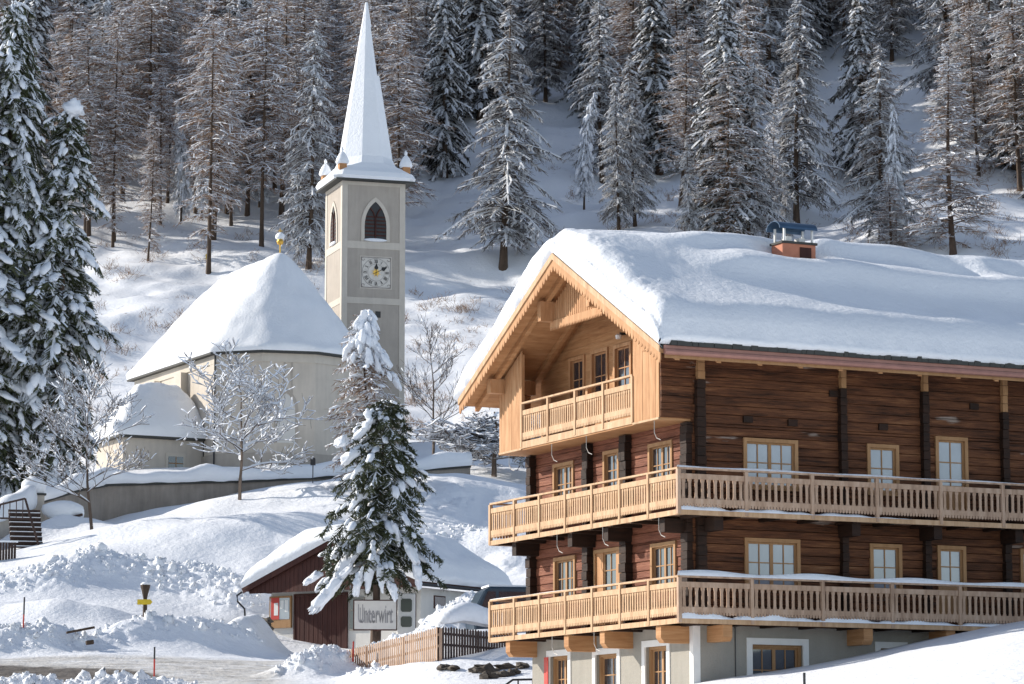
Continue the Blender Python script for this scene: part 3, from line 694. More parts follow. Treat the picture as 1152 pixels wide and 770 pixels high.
# decorative slatted truss under the ridge
q=MB(); zc=8.22; wd_=1.5
q.box(-.08,-.0,BM-wd_,BM+wd_,zc-.16,zc+.02)
for k in range(24):
    b=BM-wd_+.1+k*(2*wd_-.2)/23; zt=zroof(b)-.2
    if zt>zc+.05: q.box(-.05,-.02,b-.045,b+.045,zc+.0,zt)
for k in range(34):
    b=BM-wd_+k*(2*wd_)/34; s=2*wd_/34; q.add([(x,y,z) for x in (-.085,-.06) for y,z in ((b,zc-.15),(b+s,zc-.15),(b+s*.5,zc-.24))],[(0,1,2),(5,4,3),(0,3,4,1),(1,4,5,2),(2,5,3,0)])
q.build('gable_truss',M['larch_new'],roof)
# gutter along the long eave
q=MB(); e=BM-HS
q.tube([(A0+.1,e-.06,ZE+.04),(LEN+.8,e-.06,ZE+.04)],.075,8); q.box(A0+.1,LEN+.8,e-.035,e+.0,ZE+.07,ZE+.20)
q.build('gutter',M['copper'],roof)
q=MB(); rr=random.Random(4); x=A0+.25
while x<LEN+.7:
    w=rr.uniform(.12,.3); q.box(x,x+w-.01,e-.12+rr.uniform(-.02,.01),e-.02,ZE+.20,ZE+.30+rr.uniform(-.02,.05)); x+=w
q.build('eave_shingles',M['tile'],roof)
q=MB(); q.box(A0+.15,LEN+.8,e+.02,e+.05,ZE-.10,ZE-.004); q.build('eave_board',M['frame'],roof)
CBV=3.75
# --- chimney with arched sheet metal hood
cpt=at(893,272,78.4); # direction only; solve the spot on the near roof slope
def on_plane_b(x,y,b):
    r=Vector(ray(x,y)); Uv=Vector((-math.sin(R(25.5)),math.cos(R(25.5)),0)); Vv=Vector((math.cos(R(25.5)),math.sin(R(25.5)),0))
    t=(b+O.dot(Uv))/r.dot(Uv); q=r*t-O; return q.dot(Vv),q.z
CB=CBV; ca,cz=on_plane_b(893,298,CB)
print('chimney',ca,cz)
q=MB(); q.box(ca-.5,ca+.5,CB-.28,CB+.28,cz-1.2,cz+.50); ch=q.build('chimney',M['terracotta'],roof)
q=MB(); q.box(ca-.54,ca+.54,CB-.32,CB+.32,cz+.50,cz+.56); q.build('chimney_slab',M['tile'],ch)
q=MB(); q.box(ca+.02,ca+.36,CB-.30,CB-.27,cz+.12,cz+.42); q.build('soot_door',M['brown_paint'],ch)
q=MB()
for x in (-.42,.42):
    for y in (-.24,.24): q.box(ca+x-.025,ca+x+.025,CB+y-.025,CB+y+.025,cz+.56,cz+.95)
q.box(ca-.3,ca-.12,CB-.12,CB+.12,cz+.56,cz+.72); q.box(ca+.1,ca+.28,CB-.12,CB+.12,cz+.56,cz+.70)
q.build('hood_support',M['white_paint'],ch)
q=MB(); n=12
for k in range(n):
    t0=math.pi*k/n; t1=math.pi*(k+1)/n; rr_=.36
    def pt(t,r,x): return (ca+x,CB+math.cos(t)*r,cz+.88+math.sin(t)*r*.62)
    q.add([pt(t0,rr_,-.62),pt(t1,rr_,-.62),pt(t1,rr_,.52),pt(t0,rr_,.52),pt(t0,rr_-.02,-.62),pt(t1,rr_-.02,-.62),pt(t1,rr_-.02,.52),pt(t0,rr_-.02,.52)],[(0,1,2,3),(7,6,5,4),(0,4,5,1),(2,6,7,3)])
q.build('chimney_hood',M['blue_metal'],ch,smooth=False)
# --- the snow on the roof: a heavy quilt, with wind ridges
def roof_snow():
    na,nb=420,150
    A=np.linspace(A0-.05,LEN+.9,na); t=np.linspace(-1,1,nb); t=np.sign(t)*np.abs(t)
    AA,TT=np.meshgrid(A,t,indexing='ij'); HB=HS+.12
    BB=BM+TT*HB; base_=ZE+RISE*(1-np.abs(TT)*HB/HS)+.19
    s=np.abs(TT)*HB
    th=.98+.10*np.sin(s*1.1+.4)                                # thickness
    near=(TT<0)
    # long wavy ridges lying along the slope that faces the valley
    wav=.0
    for s0,amp,w_,a0_,k_ in ((1.25,.27,.55,2.6,.0),(2.85,.34,.52,3.6,.02)):
        cen=s0+.10*np.sin(AA*.55+s0)+k_*(AA-6)+.18*np.clip((AA-9)/6,0,1)*np.sin(AA*.9)
        side=(s-cen)/w_; prof=np.where(side<0,np.exp(-side**2*.35),np.exp(-side**2*2.4))
        wav=wav+amp*prof*np.clip((AA-a0_*.5)/1.6,0,1)
    th=th+np.where(near,wav,.06*np.sin(AA*.7))
    # hollows scoured round the dormant vents on the right
    for (ha,hs_,r_,dp) in ((10.4,1.75,.6,.38),(12.9,1.55,.6,.4),(5.9,1.0,.45,.15)):
        d2=((AA-ha)/(r_*1.5))**2+((s-hs_)/r_)**2; th=th-np.where(near,dp*np.exp(-d2),0)
        d2=((AA-ha-.9)/(r_*1.1))**2+((s-hs_)/(r_*.6))**2; th=th+np.where(near,dp*.6*np.exp(-d2),0)
    d2=((AA-ca)/1.0)**2+((BB-CB)/.55)**2; th=th-.52*np.exp(-d2**1.3)
    th=th+fbm(AA*.45,BB*.45,2,61)*.10+fbm(AA*3,BB*3,3,63)*.012-.10*np.exp(-((AA-A0-.6)/1.6)**2)*np.exp(-(s/1.5)**2)+np.clip(1-(AA-A0)/1.5,0,1)*(fbm(AA*5,BB*5,3,64)*.055+clods(AA*5.,BB*5.,65)*.022)
    # rounded brow along verge and eave
    dv=np.clip((AA-A0)/.55,0,1); th=th*(np.sqrt(1-(1-dv)**2)*.45+.55)+ (1-dv)*fbm(AA*4,BB*4.,3,70)*.05
    de=np.clip((HB-s)/.75,0,1); th=th*(np.sqrt(1-(1-de)**2)*.62+.38)
    top=base_+th
    # ridge line softened
    rk=np.exp(-(s/.8)**2); top=top-rk*.22
    bulge=-.16*np.sin(np.clip((HB-s)/.5,0,1)*math.pi/2)**.5+.16
    V=[];  idx=np.arange(na*nb).reshape(na,nb)
    Vt=np.stack([AA,BB,top],-1).reshape(-1,3)
    Q=np.stack([idx[:-1,:-1],idx[1:,:-1],idx[1:,1:],idx[:-1,1:]],-1).reshape(-1,4)
    # skirts: verge face (lumpy, cut by the wind) and eaves
    Vl=[Vt]; Ql=[Q]; n0=len(Vt)
    def skirt(edge_idx,bot,flip,lum,outv):
        nonlocal n0
        e=Vt[edge_idx]; k=7; ring=[edge_idx]; 
        for i in range(1,k+1):
            f=i/k; p=e*(1-f)+bot*f; o_=math.sin(f*math.pi)*.09
            nn=vnoise3(p*3.1,5)*lum+vnoise3(p*8.,6)*lum*.5
            p=p+np.array(outv)[None]*(o_+nn[:,None]*(0 if i==k else 1)); Vl.append(p); ring.append(np.arange(n0,n0+len(p))); n0+=len(p)
        for r0,r1 in zip(ring[:-1],ring[1:]):
            q_=np.stack([r0[:-1],r0[1:],r1[1:],r1[:-1]],-1); Ql.append(q_[:,::-1] if flip else q_)
    bt=np.stack([AA,BB,base_-.0],-1)
    skirt(idx[0],bt[0]+np.array([.06,0,0]),False,.035,(-1,0,0)); skirt(idx[-1],bt[-1],True,.03,(1,0,0))
    skirt(idx[:,0],bt[:,0]+np.array([0,.10,.10]),True,.02,(0,-1,0)); skirt(idx[:,-1],bt[:,-1],False,.02,(0,1,0))
    return np_mesh('roof_snow',np.concatenate(Vl),np.concatenate(Ql),M['snow_roof'],house,smooth=True)
roof_snow()
# iron hooks hanging from the balcony beams
for b,z in ((9.5,5.0),(6.9,5.0),(4.9,5.0),(1.2,5.0),(6.9,-.02),(4.5,-.02),(6.6,2.6),(4.0,2.6),(1.0,2.6)):
    q=MB(); q.tube([(-.01,b,z+.02),(-.01,b,z-.28),(-.01,b-.12,z-.42),(.0,b-.3,z-.48)],.011,5); q.build('gutter_hook',M['galv'],house)
# ================================================================== THE CHURCH
def v2(a): return Vector((math.cos(R(a)),math.sin(R(a)),0))
C0=at(243,399,190.); ce=C0.z                     # eave corner between nave and apse
chur=empty('church',(C0.x,C0.y,gz(C0.x,C0.y+3)-1.5))
tag(chur,'cream village church with a steep snow covered roof rounded over its apse','church')
cz0=chur.location.z; CE=ce-cz0                    # eave height above the local base
uu=v2(117); vv=v2(27)
P=[Vector((0,0,0))]
for a,l in ((-18,3.03),(14,3.17),(46,2.9),(78,2.9)): P.append(P[-1]+v2(a)*l)
NL=13.7
PR=P[-1]+uu*(NL-2.0); PL=uu*NL
ring=P+[PR,PL]
ctr=Vector((3.45,4.35,0)); rend=ctr+uu*(NL-5.2)
def poly_wall(mb,ring,z0,z1,th=.0):
    n=len(ring); vs=[(p.x,p.y,z) for z in (z0,z1) for p in ring]
    mb.add(vs,[(i,(i+1)%n,(i+1)%n+n,i+n) for i in range(n)]+[tuple(range(n,2*n)),tuple(range(n))[::-1]])
w=MB(); poly_wall(w,ring,-1,CE-.02); nave=w.build('nave_wall',M['church_wall'],chur)
# plinth and pilaster strips
def off(ring,d):
    c=sum(ring,Vector())/len(ring); out=[]
    n=len(ring)
    for i,p in enumerate(ring):
        a=(p-ring[i-1]).normalized(); b=(ring[(i+1)%n]-p).normalized()
        na=Vector((a.y,-a.x,0)); nb=Vector((b.y,-b.x,0)); m=(na+nb)/2; m=m/m.length_squared
        out.append(p+m*d)
    return out
q=MB(); poly_wall(q,off(ring,.10),-1,1.9); q.build('plinth',M['tower_field'],nave)
q=MB(); poly_wall(q,off(ring,.07),CE-.55,CE-.03); q.build('cornice_band',M['tower_band'],nave)
for t,l in ((.02,.8),(4.6,1.2),(9.2,1.2)):
    q=MB(); a=uu*t; n_=-vv
    q.add([(*(a+uu*s*l+n_*d).xy,z) for z in (-1,CE-.56) for s,d in ((0,-.02),(1,-.02),(1,.45 if t>1 else .06),(0,.45 if t>1 else .06))],[(0,1,2,3),(7,6,5,4),(0,4,5,1),(1,5,6,2),(2,6,7,3),(3,7,4,0)]); q.build('buttress',M['church_wall'],chur)
# painted blind gothic window on the apse
def gothic(w,h,n=7):
    pts=[(-w/2,0),(w/2,0)]; hs=h-w*.95
    for k in range(n+1):
        t=R(60)*k/n; pts.append((-w/2+w*math.cos(t),hs+w*math.sin(t)*1.08))
    for k in range(n-1,-1,-1):
        t=R(60)*k/n; pts.append((w/2-w*math.cos(t),hs+w*math.sin(t)*1.08))
    return pts
def gothic_panel(mb,o,ex,nrm,w,h,d0,d1):
    pr=gothic(w,h); m_=len(pr)
    A=[o+ex*x+Vector((0,0,z))+nrm*d1 for x,z in pr]; B=[o+ex*x+Vector((0,0,z))+nrm*d0 for x,z in pr]
    mb.add(A+B,[tuple(range(m_)),tuple(range(m_,2*m_))[::-1]]+[(i,i+m_,(i+1)%m_+m_,(i+1)%m_) for i in range(m_)])
def gothic_frame(mb,o,ex,nrm,w,h,t,d0,d1):
    a=gothic(w,h); b=[(x*(w-2*t)/w,(z-0)*(h-t*1.3)/h+ (t*.0)) for x,z in a]; m_=len(a)
    P3=lambda pr,d:[o+ex*x+Vector((0,0,z))+nrm*d for x,z in pr]
    vs=P3(a,d1)+P3(b,d1)+P3(a,d0)+P3(b,d0); fs=[]
    for i in range(1,m_):
        j=(i+1)%m_
        fs+=[(i,j,j+m_,i+m_),(i,i+2*m_,j+2*m_,j),(i+m_,j+m_,j+3*m_,i+3*m_)]
    mb.add(vs,fs)
d14=v2(14); n14=Vector((d14.y,-d14.x,0))
go=P[1]+d14*1.45; 
q=MB(); gothic_frame(q,go+Vector((0,0,CE-5.4)),d14,n14,1.45,3.3,.16,-.02,.05); q.build('blind_window_moulding',M['tower_field'],nave)
q=MB(); gothic_panel(q,go+Vector((0,0,CE-5.4)),d14,n14,1.1,3.0,-.02,.015); q.build('blind_window',M['stucco_white'],nave)
for dx in (-.22,.22):
    q=MB(); q.obox(Matrix.Translation(go+d14*(dx+.1)+n14*.02+Vector((0,0,CE-1.5)))@Matrix.Rotation(R(14),4,'Z'),.10,.05,1.9); q.build('painted_finial',M['tower_field'],nave)
# downpipe and eaves
q=MB(); c_=off(ring,.12)[0]; q.tube([(c_.x+.05,c_.y-.05,CE),(c_.x+.05,c_.y-.05,.5)],.06,6); q.build('downpipe',M['dark'],nave)
er=off(ring,.42)
q=MB(); vs=[(p.x,p.y,CE-.03) for p in er]+[(p.x,p.y,CE+.10) for p in er]+[(ctr.x,ctr.y,CE+6.5),(rend.x,rend.y,CE+6.5)]
n=len(er); fs=[(i,(i+1)%n,(i+1)%n+n,i+n) for i in range(n)]+[tuple(range(n))[::-1]]
for i in range(4): fs.append((n+i,n+i+1,2*n))
fs+= [(n+4,n+5,2*n+1,2*n),(n+5,n+6-0 if False else n+5,2*n+1)] if False else [(n+4,n+5,2*n+1,2*n)]
fs+= [(n+5,n+0,2*n,2*n+1)] if False else []
# ring order: P0..P4, PR, PL
fs=[f for f in fs if len(set(f))>2]
i4,iR,iL=4,5,6
fs+= [(n+iR,n+iL,2*n+1),(n+iL,n+0,2*n,2*n+1)]
fs=[f for f in fs if f!=(n+4,n+5,2*n+1,2*n)]+[(n+i4,n+iR,2*n+1,2*n)]
q.add(vs,fs); croof=q.build('roof',M['tile'],nave)
# snow quilt, built from the roof outline: rings from the eaves up to the ridge
def snow_hip(name,ring,top_of,parent,thick=.5,over=.05,nr_=26,seg=14,seed=1,flare=.12,topround=.5):
    """ring = eave outline; top_of(p) = ridge point under which the slope from p ends"""
    pts=[]; n=len(ring)
    for i in range(n):
        a=ring[i]; b=ring[(i+1)%n]; k=max(2,int((b-a).length/.28))
        for j in range(k): pts.append(a.lerp(b,j/k))
    m_=len(pts); cen=sum(pts,Vector())/m_
    V=[];
    tops=[top_of(p) for p in pts]
    # smooth the ridge targets so hips become rounded brows
    for _ in range(int(9)): tops=[(tops[i-1]+tops[i]*2+tops[(i+1)%m_])/4 for i in range(m_)]
    dirs=[((p-Vector((t.x,t.y,p.z)))).normalized() for p,t in zip(pts,tops)]
    for _ in range(14): dirs=[(dirs[i-1]+dirs[i]*2+dirs[(i+1)%m_])/4 for i in range(m_)]
    prof=[(-.02,-.0)]+[]
    for r_ in range(nr_+1):
        f=r_/nr_
        for p,t,d in zip(pts,tops,dirs):
            if r_==0: x=p+d*.0
            elif r_==1: x=p+d*(over+.02)+Vector((0,0,thick*.35))
            elif r_==2: x=p+d*(over-.02)+Vector((0,0,thick*.75))
            else:
                g_=(r_-3)/(nr_-3); x=p.lerp(t,g_); x=x-d*(.12*(1-g_))*1.0; x.z=p.z+(t.z-p.z)*(g_-flare*math.sin(g_*math.pi))+thick*(1.02)
                if g_>.86: x.z-= (t.z-p.z)*.35*(g_-.86)**2/.14*topround
            V.append(x)
    V=np.array([tuple(v) for v in V]); W=V.reshape(nr_+1,m_,3)
    for _ in range(16): W[3:]=(np.roll(W[3:],1,1)+2*W[3:]+np.roll(W[3:],-1,1))/4
    for _ in range(4): W[2]=(np.roll(W[2],1,0)+2*W[2]+np.roll(W[2],-1,0))/4
    V=W.reshape(-1,3); nn=vnoise3(V*.45,seed)*.20+vnoise3(V*1.7,seed+1)*.07+vnoise3(V*np.array([3.2,3.2,.35]),seed+4)*.05
    base_=np.repeat(np.array([0]*m_+[.5]*m_+[1]*m_*(nr_-1)),1); V[:,2]+=nn*base_
    D=np.array([tuple(d) for d in dirs]*(nr_+1)); V+=D*((vnoise3(V*1.1,seed+2)*.05)*base_)[:,None]
    I=np.arange((nr_+1)*m_).reshape(nr_+1,m_); J=np.roll(I,-1,1)
    Q=np.stack([I[:-1],J[:-1],J[1:],I[1:]],-1).reshape(-1,4)
    return np_mesh(name,V,Q,M['snow_roof'],parent,smooth=True)
def top_nave(p):
    s=(p-ctr).dot(uu); L_=(rend-ctr).dot(uu); s=max(0,min(L_,s)); t=ctr+uu*s; return Vector((t.x,t.y,CE+6.7-.02*s))
ers=[Vector((p.x,p.y,CE+.10)) for p in er]
snow_hip('roof_snow',ers,top_nave,croof,thick=.58,flare=-.045,topround=1.2)
# finial: gilded ball with a cap of snow and a cross
q=MB(); zt=CE+7.1
q.tube([(ctr.x,ctr.y,zt-1),(ctr.x,ctr.y,zt+.35)],.05,6); q.lathe([(0,.30),(.17,.36),(.22,.52),(.15,.68),(0,.74)],(ctr.x,ctr.y,zt),12); fin=q.build('finial',M['gold'],croof)
q=MB(); q.blob((ctr.x,ctr.y,zt+.85),(.26,.26,.24),3); q.build('finial_snow',M['snow_roof'],fin,smooth=True)
q=MB(); q.tube([(ctr.x,ctr.y,zt+.9),(ctr.x,ctr.y,zt+1.35)],.03,5); q.box(ctr.x-.14,ctr.x+.14,ctr.y-.02,ctr.y+.02,zt+1.17,zt+1.22); q.build('cross',M['gold'],fin)
# --- sacristy: low annex on the left
s0=uu*1.9; aw=[s0-vv*5.1,s0+vv*.3,s0+uu*4.6+vv*.3,s0+uu*4.6-vv*5.1]
ae=at(180,494,190.6).z-cz0
q=MB(); poly_wall(q,aw,-2,ae); sac=q.build('sacristy_wall',M['church_wall'],chur)
sr=off(aw,.38); sr=[Vector((p.x,p.y,ae-.03)) for p in sr]
q=MB(); poly_wall(q,sr,ae-.04,ae+.1); q.build('sacristy_roof_edge',M['tile'],sac)
at_=s0+uu*2.3-vv*3.1; bt_=s0+uu*2.3-vv*.9; az=at(185,434,192.5).z-cz0-.3
def top_sac(p):
    d=(bt_-at_); s=max(0,min(1,(p-at_).dot(d)/d.length_squared)); t=at_+d*s; return Vector((t.x,t.y,az))
snow_hip('sacristy_snow',[Vector((p.x,p.y,ae+.1)) for p in sr],top_sac,sac,thick=.75,flare=-.06,seed=9,topround=1.6)
q=MB(); wo=s0-vv*1.75+Vector((0,0,ae-1.95)); nw=-uu
q.obox(Matrix.Translation(wo+nw*.0+Vector((0,0,.55)))@Matrix.Rotation(R(27),4,'Z'),1.25,.08,1.15); sw_=q.build('window',M['tower_band'],sac)
q=MB(); q.obox(Matrix.Translation(wo+nw*.03+Vector((0,0,.5)))@Matrix.Rotation(R(27),4,'Z'),.95,.06,.8); q.build('pane',M['pane_dark'],sw_)
q=MB(); q.tube([(*(wo+nw*.07+vv*x).xy,wo.z+z) for x,z in ((-.45,.5),(.45,.5))],.03,4); q.tube([(*(wo+nw*.07).xy,wo.z+z) for z in (.1,.9)],.03,4); q.build('window_bars',M['frame'],sw_)
q=MB(); q.tube([(*(s0+nw*.1+vv*.0).xy,ae+1.2),(*(s0+nw*.1+vv*.0).xy,0)],.05,6); q.build('downpipe',M['dark'],sac)
# ================================================================== THE TOWER
T0=at(385.5,205,202.)
twr=empty('church_tower',(T0.x,T0.y,gz(T0.x+1,T0.y+2)-1),R(18))
tag(twr,'square beige bell tower with a painted clock and a tall snow covered spire','tower')
TZ=lambda py:at(420,py,202.5).z-twr.location.z
W_=4.15; te=TZ(205)
q=MB(); q.box(0,W_,0,W_,0,te); tw=q.build('tower_wall',M['tower_field'],twr)
bd=MB(); o_=.035; bw=.34
for x0,x1,y0,y1 in ((-o_,bw,-o_,bw),(W_-bw,W_+o_,-o_,bw),(-o_,bw,W_-bw,W_+o_),(W_-bw,W_+o_,W_-bw,W_+o_)):
    b=MB(); b.box(x0,x1,y0,y1,0,te-.0); b.build('corner_band',M['tower_band'],tw)
for py0,py1 in ((272,280),(335,342),(205,209)):
    b=MB(); b.box(-o_+.005,W_+o_-.005,-o_+.005,W_+o_-.005,TZ(py1),TZ(py0)-.001); b.build('string_course',M['tower_band'],tw)
# belfry openings
for (ox,ex,nrm) in ((Vector((W_*.5+.12,0,0)),Vector((1,0,0)),Vector((0,-1,0))),(Vector((0,W_*.5,0)),Vector((0,-1,0)),Vector((-1,0,0)))):
    zb=TZ(270.5); o=ox+Vector((0,0,zb)); hh=TZ(226)-zb
    if nrm.x: hh*=1.0
    b=MB(); gothic_frame(b,o-Vector((0,0,.05)),ex,nrm,1.9,hh+.32,.22,-.02,.06); f=b.build('belfry_window',M['tower_band'],tw)
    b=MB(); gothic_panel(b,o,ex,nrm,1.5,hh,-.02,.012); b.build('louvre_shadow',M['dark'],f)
    b=MB()
    for sx in (-.36,.36):
        pts=[(sx*2.0,.05),(sx*2.0,hh*.5),(sx*1.6,hh*.70),(sx*.9,hh*.86),(0,hh*.62)]
    b.tube([o+nrm*.05+Vector((0,0,z)) for z in (.05,hh*.58)],.06,5)
    for s_ in (-1,1): b.tube([o+nrm*.05+ex*(s_*x)+Vector((0,0,z)) for x,z in ((0,hh*.55),(.16,hh*.72),(.36,hh*.82))],.05,5)
    b.build('tracery',M['brown_paint'],f)
    b=MB()
    for k in range(7):
        z=.1+k*.24; b.obox(Matrix.Translation(o+nrm*.03+Vector((0,0,z)))@Matrix.Rotation(math.atan2(ex.y,ex.x),4,'Z'),1.4,.02,.09)
    b.build('louvre',M['brown_paint'],f)
    b=MB(); b.blob(tuple(o+nrm*.08+Vector((0,0,.03))),(.8 if not nrm.x else .12,.12 if not nrm.x else .8,.12),2,10,6,.1); b.build('sill_snow',M['snow_roof'],f,smooth=True)
# small slit window low on the front
b=MB(); b.box(W_*.5+.15,W_*.5+.5,-.03,.02,TZ(357),TZ(350)); b.build('slit_window',M['dark'],tw)
# clock: square painted dial with roman numerals
cx_=W_*.5+.17; cz_=TZ(306.5); S=1.0
def cbox(mb,x0,x1,z0,z1,d0,d1): mb.box(cx_+x0,cx_+x1,-d1,-d0,cz_+z0,cz_+z1)
b=MB(); cbox(b,-S-.06,S+.06,-S-.06,S+.06,0,.02); clk=b.build('clock',M['tower_band'],tw)
b=MB(); cbox(b,-S+.0,S-.0,-S+.0,S-.0,.0,.026); b.build('dial_border',M['clock_ring'],clk)
b=MB(); cbox(b,-S+.05,S-.05,-S+.05,S-.05,.0,.032); b.build('dial_square',M['clock_face'],clk)
def disc(r,y,mat,name,n=40,sx=0,sz=0,par=None):
    b=MB(); b.add([(cx_+sx+r*math.cos(2*math.pi*k/n),-y,cz_+sz+r*math.sin(2*math.pi*k/n)) for k in range(n)]+[(cx_+sx+r*math.cos(2*math.pi*k/n),-y+.03,cz_+sz+r*math.sin(2*math.pi*k/n)) for k in range(n)],[tuple(range(n))]+[(i+n,(i+1)%n+n,(i+1)%n,i) for i in range(n)]); return b.build(name,mat,par or clk)
disc(.93,.040,M['clock_ring'],'dial_ring'); disc(.90,.046,M['clock_face'],'dial'); disc(.56,.050,M['clock_ring'],'inner_ring'); disc(.54,.056,M['clock_face'],'inner_dial')
for sx in (-1,1):
    for sz in (-1,1):
        b=MB(); b.tube([(cx_+sx*(.86-.10*math.cos(t)),-.045,cz_+sz*(.86-.10*math.sin(t))) for t in np.linspace(0,5,12)],.018,4); b.build('corner_scroll',M['clock_ring'],clk)
NUM=['XII','I','II','III','IIII','V','VI','VII','VIII','IX','X','XI']
for k,sn in enumerate(NUM):
    a=math.pi/2-2*math.pi*k/12; b=MB()
    ctrn=Vector((cx_+.73*math.cos(a),-.058,cz_+.73*math.sin(a))); rad=Vector((math.cos(a),0,math.sin(a))); tan=Vector((math.sin(a),0,-math.cos(a)))
    wid={'I':.055,'V':.12,'X':.12}; tot=sum(wid[c] for c in sn); x=-tot/2
    def bar(x0,z0,x1,z1,t=.028):
        b.beam(ctrn+tan*x0+rad*z0,ctrn+tan*x1+rad*z1,t,.012,up=Vector((0,-1,0)))
    for c in sn:
        w=wid[c]; m=x+w/2
        if c=='I': bar(m,-.12,m,.12)
        if c=='V': bar(m-.045,.12,m,-.12,.03); bar(m+.045,.12,m,-.12,.018)
        if c=='X': bar(m-.045,.12,m+.045,-.12,.03); bar(m+.045,.12,m-.045,-.12,.018)
        x+=w
    b.build('numeral',M['dark'],clk)
b=MB()
for k in range(16):
    a=2*math.pi*k/16; l=.36 if k%2 else .26; b.add([(cx_+.06*math.cos(a+1.2),-.064,cz_+.06*math.sin(a+1.2)),(cx_+.06*math.cos(a-1.2),-.064,cz_+.06*math.sin(a-1.2)),(cx_+l*math.cos(a),-.060,cz_+l*math.sin(a))],[(0,1,2)])
b.build('gilded_sun',M['gold'],clk)
def hand(a,l,bl):
    b=MB(); d=Vector((math.cos(a),0,math.sin(a))); o=Vector((cx_,-.075,cz_)); b.beam(o-d*.22,o+d*l,.035,.015,up=Vector((0,-1,0)))
    n_=12; c=o+d*bl; b.add([(c.x+.13*math.cos(2*math.pi*k/n_),c.y-.012,c.z+.13*math.sin(2*math.pi*k/n_)) for k in range(n_)],[tuple(range(n_))])
    tn=Vector((-d.z,0,d.x)); b.add([tuple(c+d*.05-tn*.1+Vector((0,-.011,0))),tuple(c+d*.28+Vector((0,-.011,0))),tuple(c+d*.05+tn*.1+Vector((0,-.011,0)))],[(0,1,2),(2,1,0)])
    return b.build('clock_hand',M['hand_black'],clk)
hand(R(88),.45,.32); hand(R(27),.78,.54)
# eaves and spire
q=MB(); q.box(-.55,W_+.55,-.55,W_+.55,te,te+.09); sp=q.build('spire_eaves',M['tile'],twr)
cxy=(W_/2,W_/2); zs=TZ(184)-te; zap=TZ(-4)-te
def oct_(r,n=8,ph=math.pi/8): return [(r*math.cos(2*math.pi*k/n+ph)*1.0,r*math.sin(2*math.pi*k/n+ph)) for k in range(n)]
def sq(h,n=8):   # the same 8 stations on a square of half width h
    out=[]
    for k in range(n):
        a=2*math.pi*k/n+math.pi/8; c,s=math.cos(a),math.sin(a); m_=max(abs(c),abs(s)); f=h/m_; 
        c2=1 if c>0 else -1; s2=1 if s>0 else -1
        out.append((c*f,s*f) if False else (c2*h if abs(c)>abs(s) else s2*0+c2*h*.82, s2*h if abs(s)>abs(c) else s2*h*.82))
    return out
def spire(mb,stations,skip=lambda i,k:False):
    b0=len(mb.v)
    stations=[(r_[:7]+[((r_[6][0]*.45+r_[7][0]*.55),(r_[6][1]*.45+r_[7][1]*.55))]+r_[7:],z) for r_,z in stations]
    for ring_,z in stations: mb.v+=[(cxy[0]+x,cxy[1]+y,te+z) for x,y in ring_]
    for i in range(len(stations)-1):
        for k in range(9):
            if not skip(i,k): mb.f.append((b0+i*9+k,b0+i*9+(k+1)%9,b0+(i+1)*9+(k+1)%9,b0+(i+1)*9+k))
st=[(sq(2.62),.09),(sq(2.3),.35),(oct_(1.95),1.15),(oct_(1.62),1.7)]
for f in np.linspace(.03,1,14): st.append((oct_(1.58*(1-f)+.03),1.7+(zap-1.7)*f))
q=MB(); spire(q,st); spi=q.build('spire',M['tile'],sp)
st2=[(sq(2.66),.10),(sq(2.76),.30),(sq(2.60),.62),(sq(2.2),.95),(oct_(2.0),1.35),(oct_(1.76),1.85)]
NS=26
for f in np.linspace(.02,1,NS): st2.append((oct_(1.70*(1-f)+.075),1.85+(zap+.12-1.85)*f))
fr_=rng.random((NS+8,9))
def skip(i,k):
    f=(i-5)/NS
    ang=(2*math.pi*(k+1)/8)      # facet normal angle (local)
    if i<7: return False
    if k==8 and .40<f<.98: return fr_[i,k]>.04
    if k==7 and .52<f<.84: return True
    if k==7 and .26<f<.5: return fr_[i,k]>.86
    return False
q=MB(); spire(q,st2,skip); ss=q.build('spire_snow',M['snow_roof'],spi)
mo=ss.modifiers.new('solid','SOLIDIFY'); mo.thickness=.05; mo.offset=-1
# corner pinnacles with little snow hoods
for x,y in ((-.05,-.05),(W_+.05,-.05),(-.05,W_+.05),(W_+.05,W_+.05)):
    b=MB(); b.box(x-.24,x+.24,y-.24,y+.24,te+.45,te+1.12); pn=b.build('pinnacle',M['larch_h'],sp)
    b=MB(); b.lathe([(.38,.0),(.44,.12),(.38,.34),(.24,.62),(.10,.80),(.05,.84)],(x,y,te+1.08),8,math.pi/8); b.build('pinnacle_snow',M['snow_roof'],pn,smooth=True)
    b=MB(); b.lathe([(.03,0),(.09,.06),(.11,.15),(.07,.24),(.02,.34)],(x,y,te+1.88),8); b.build('pinnacle_ball',M['snow_roof'],pn,smooth=True)
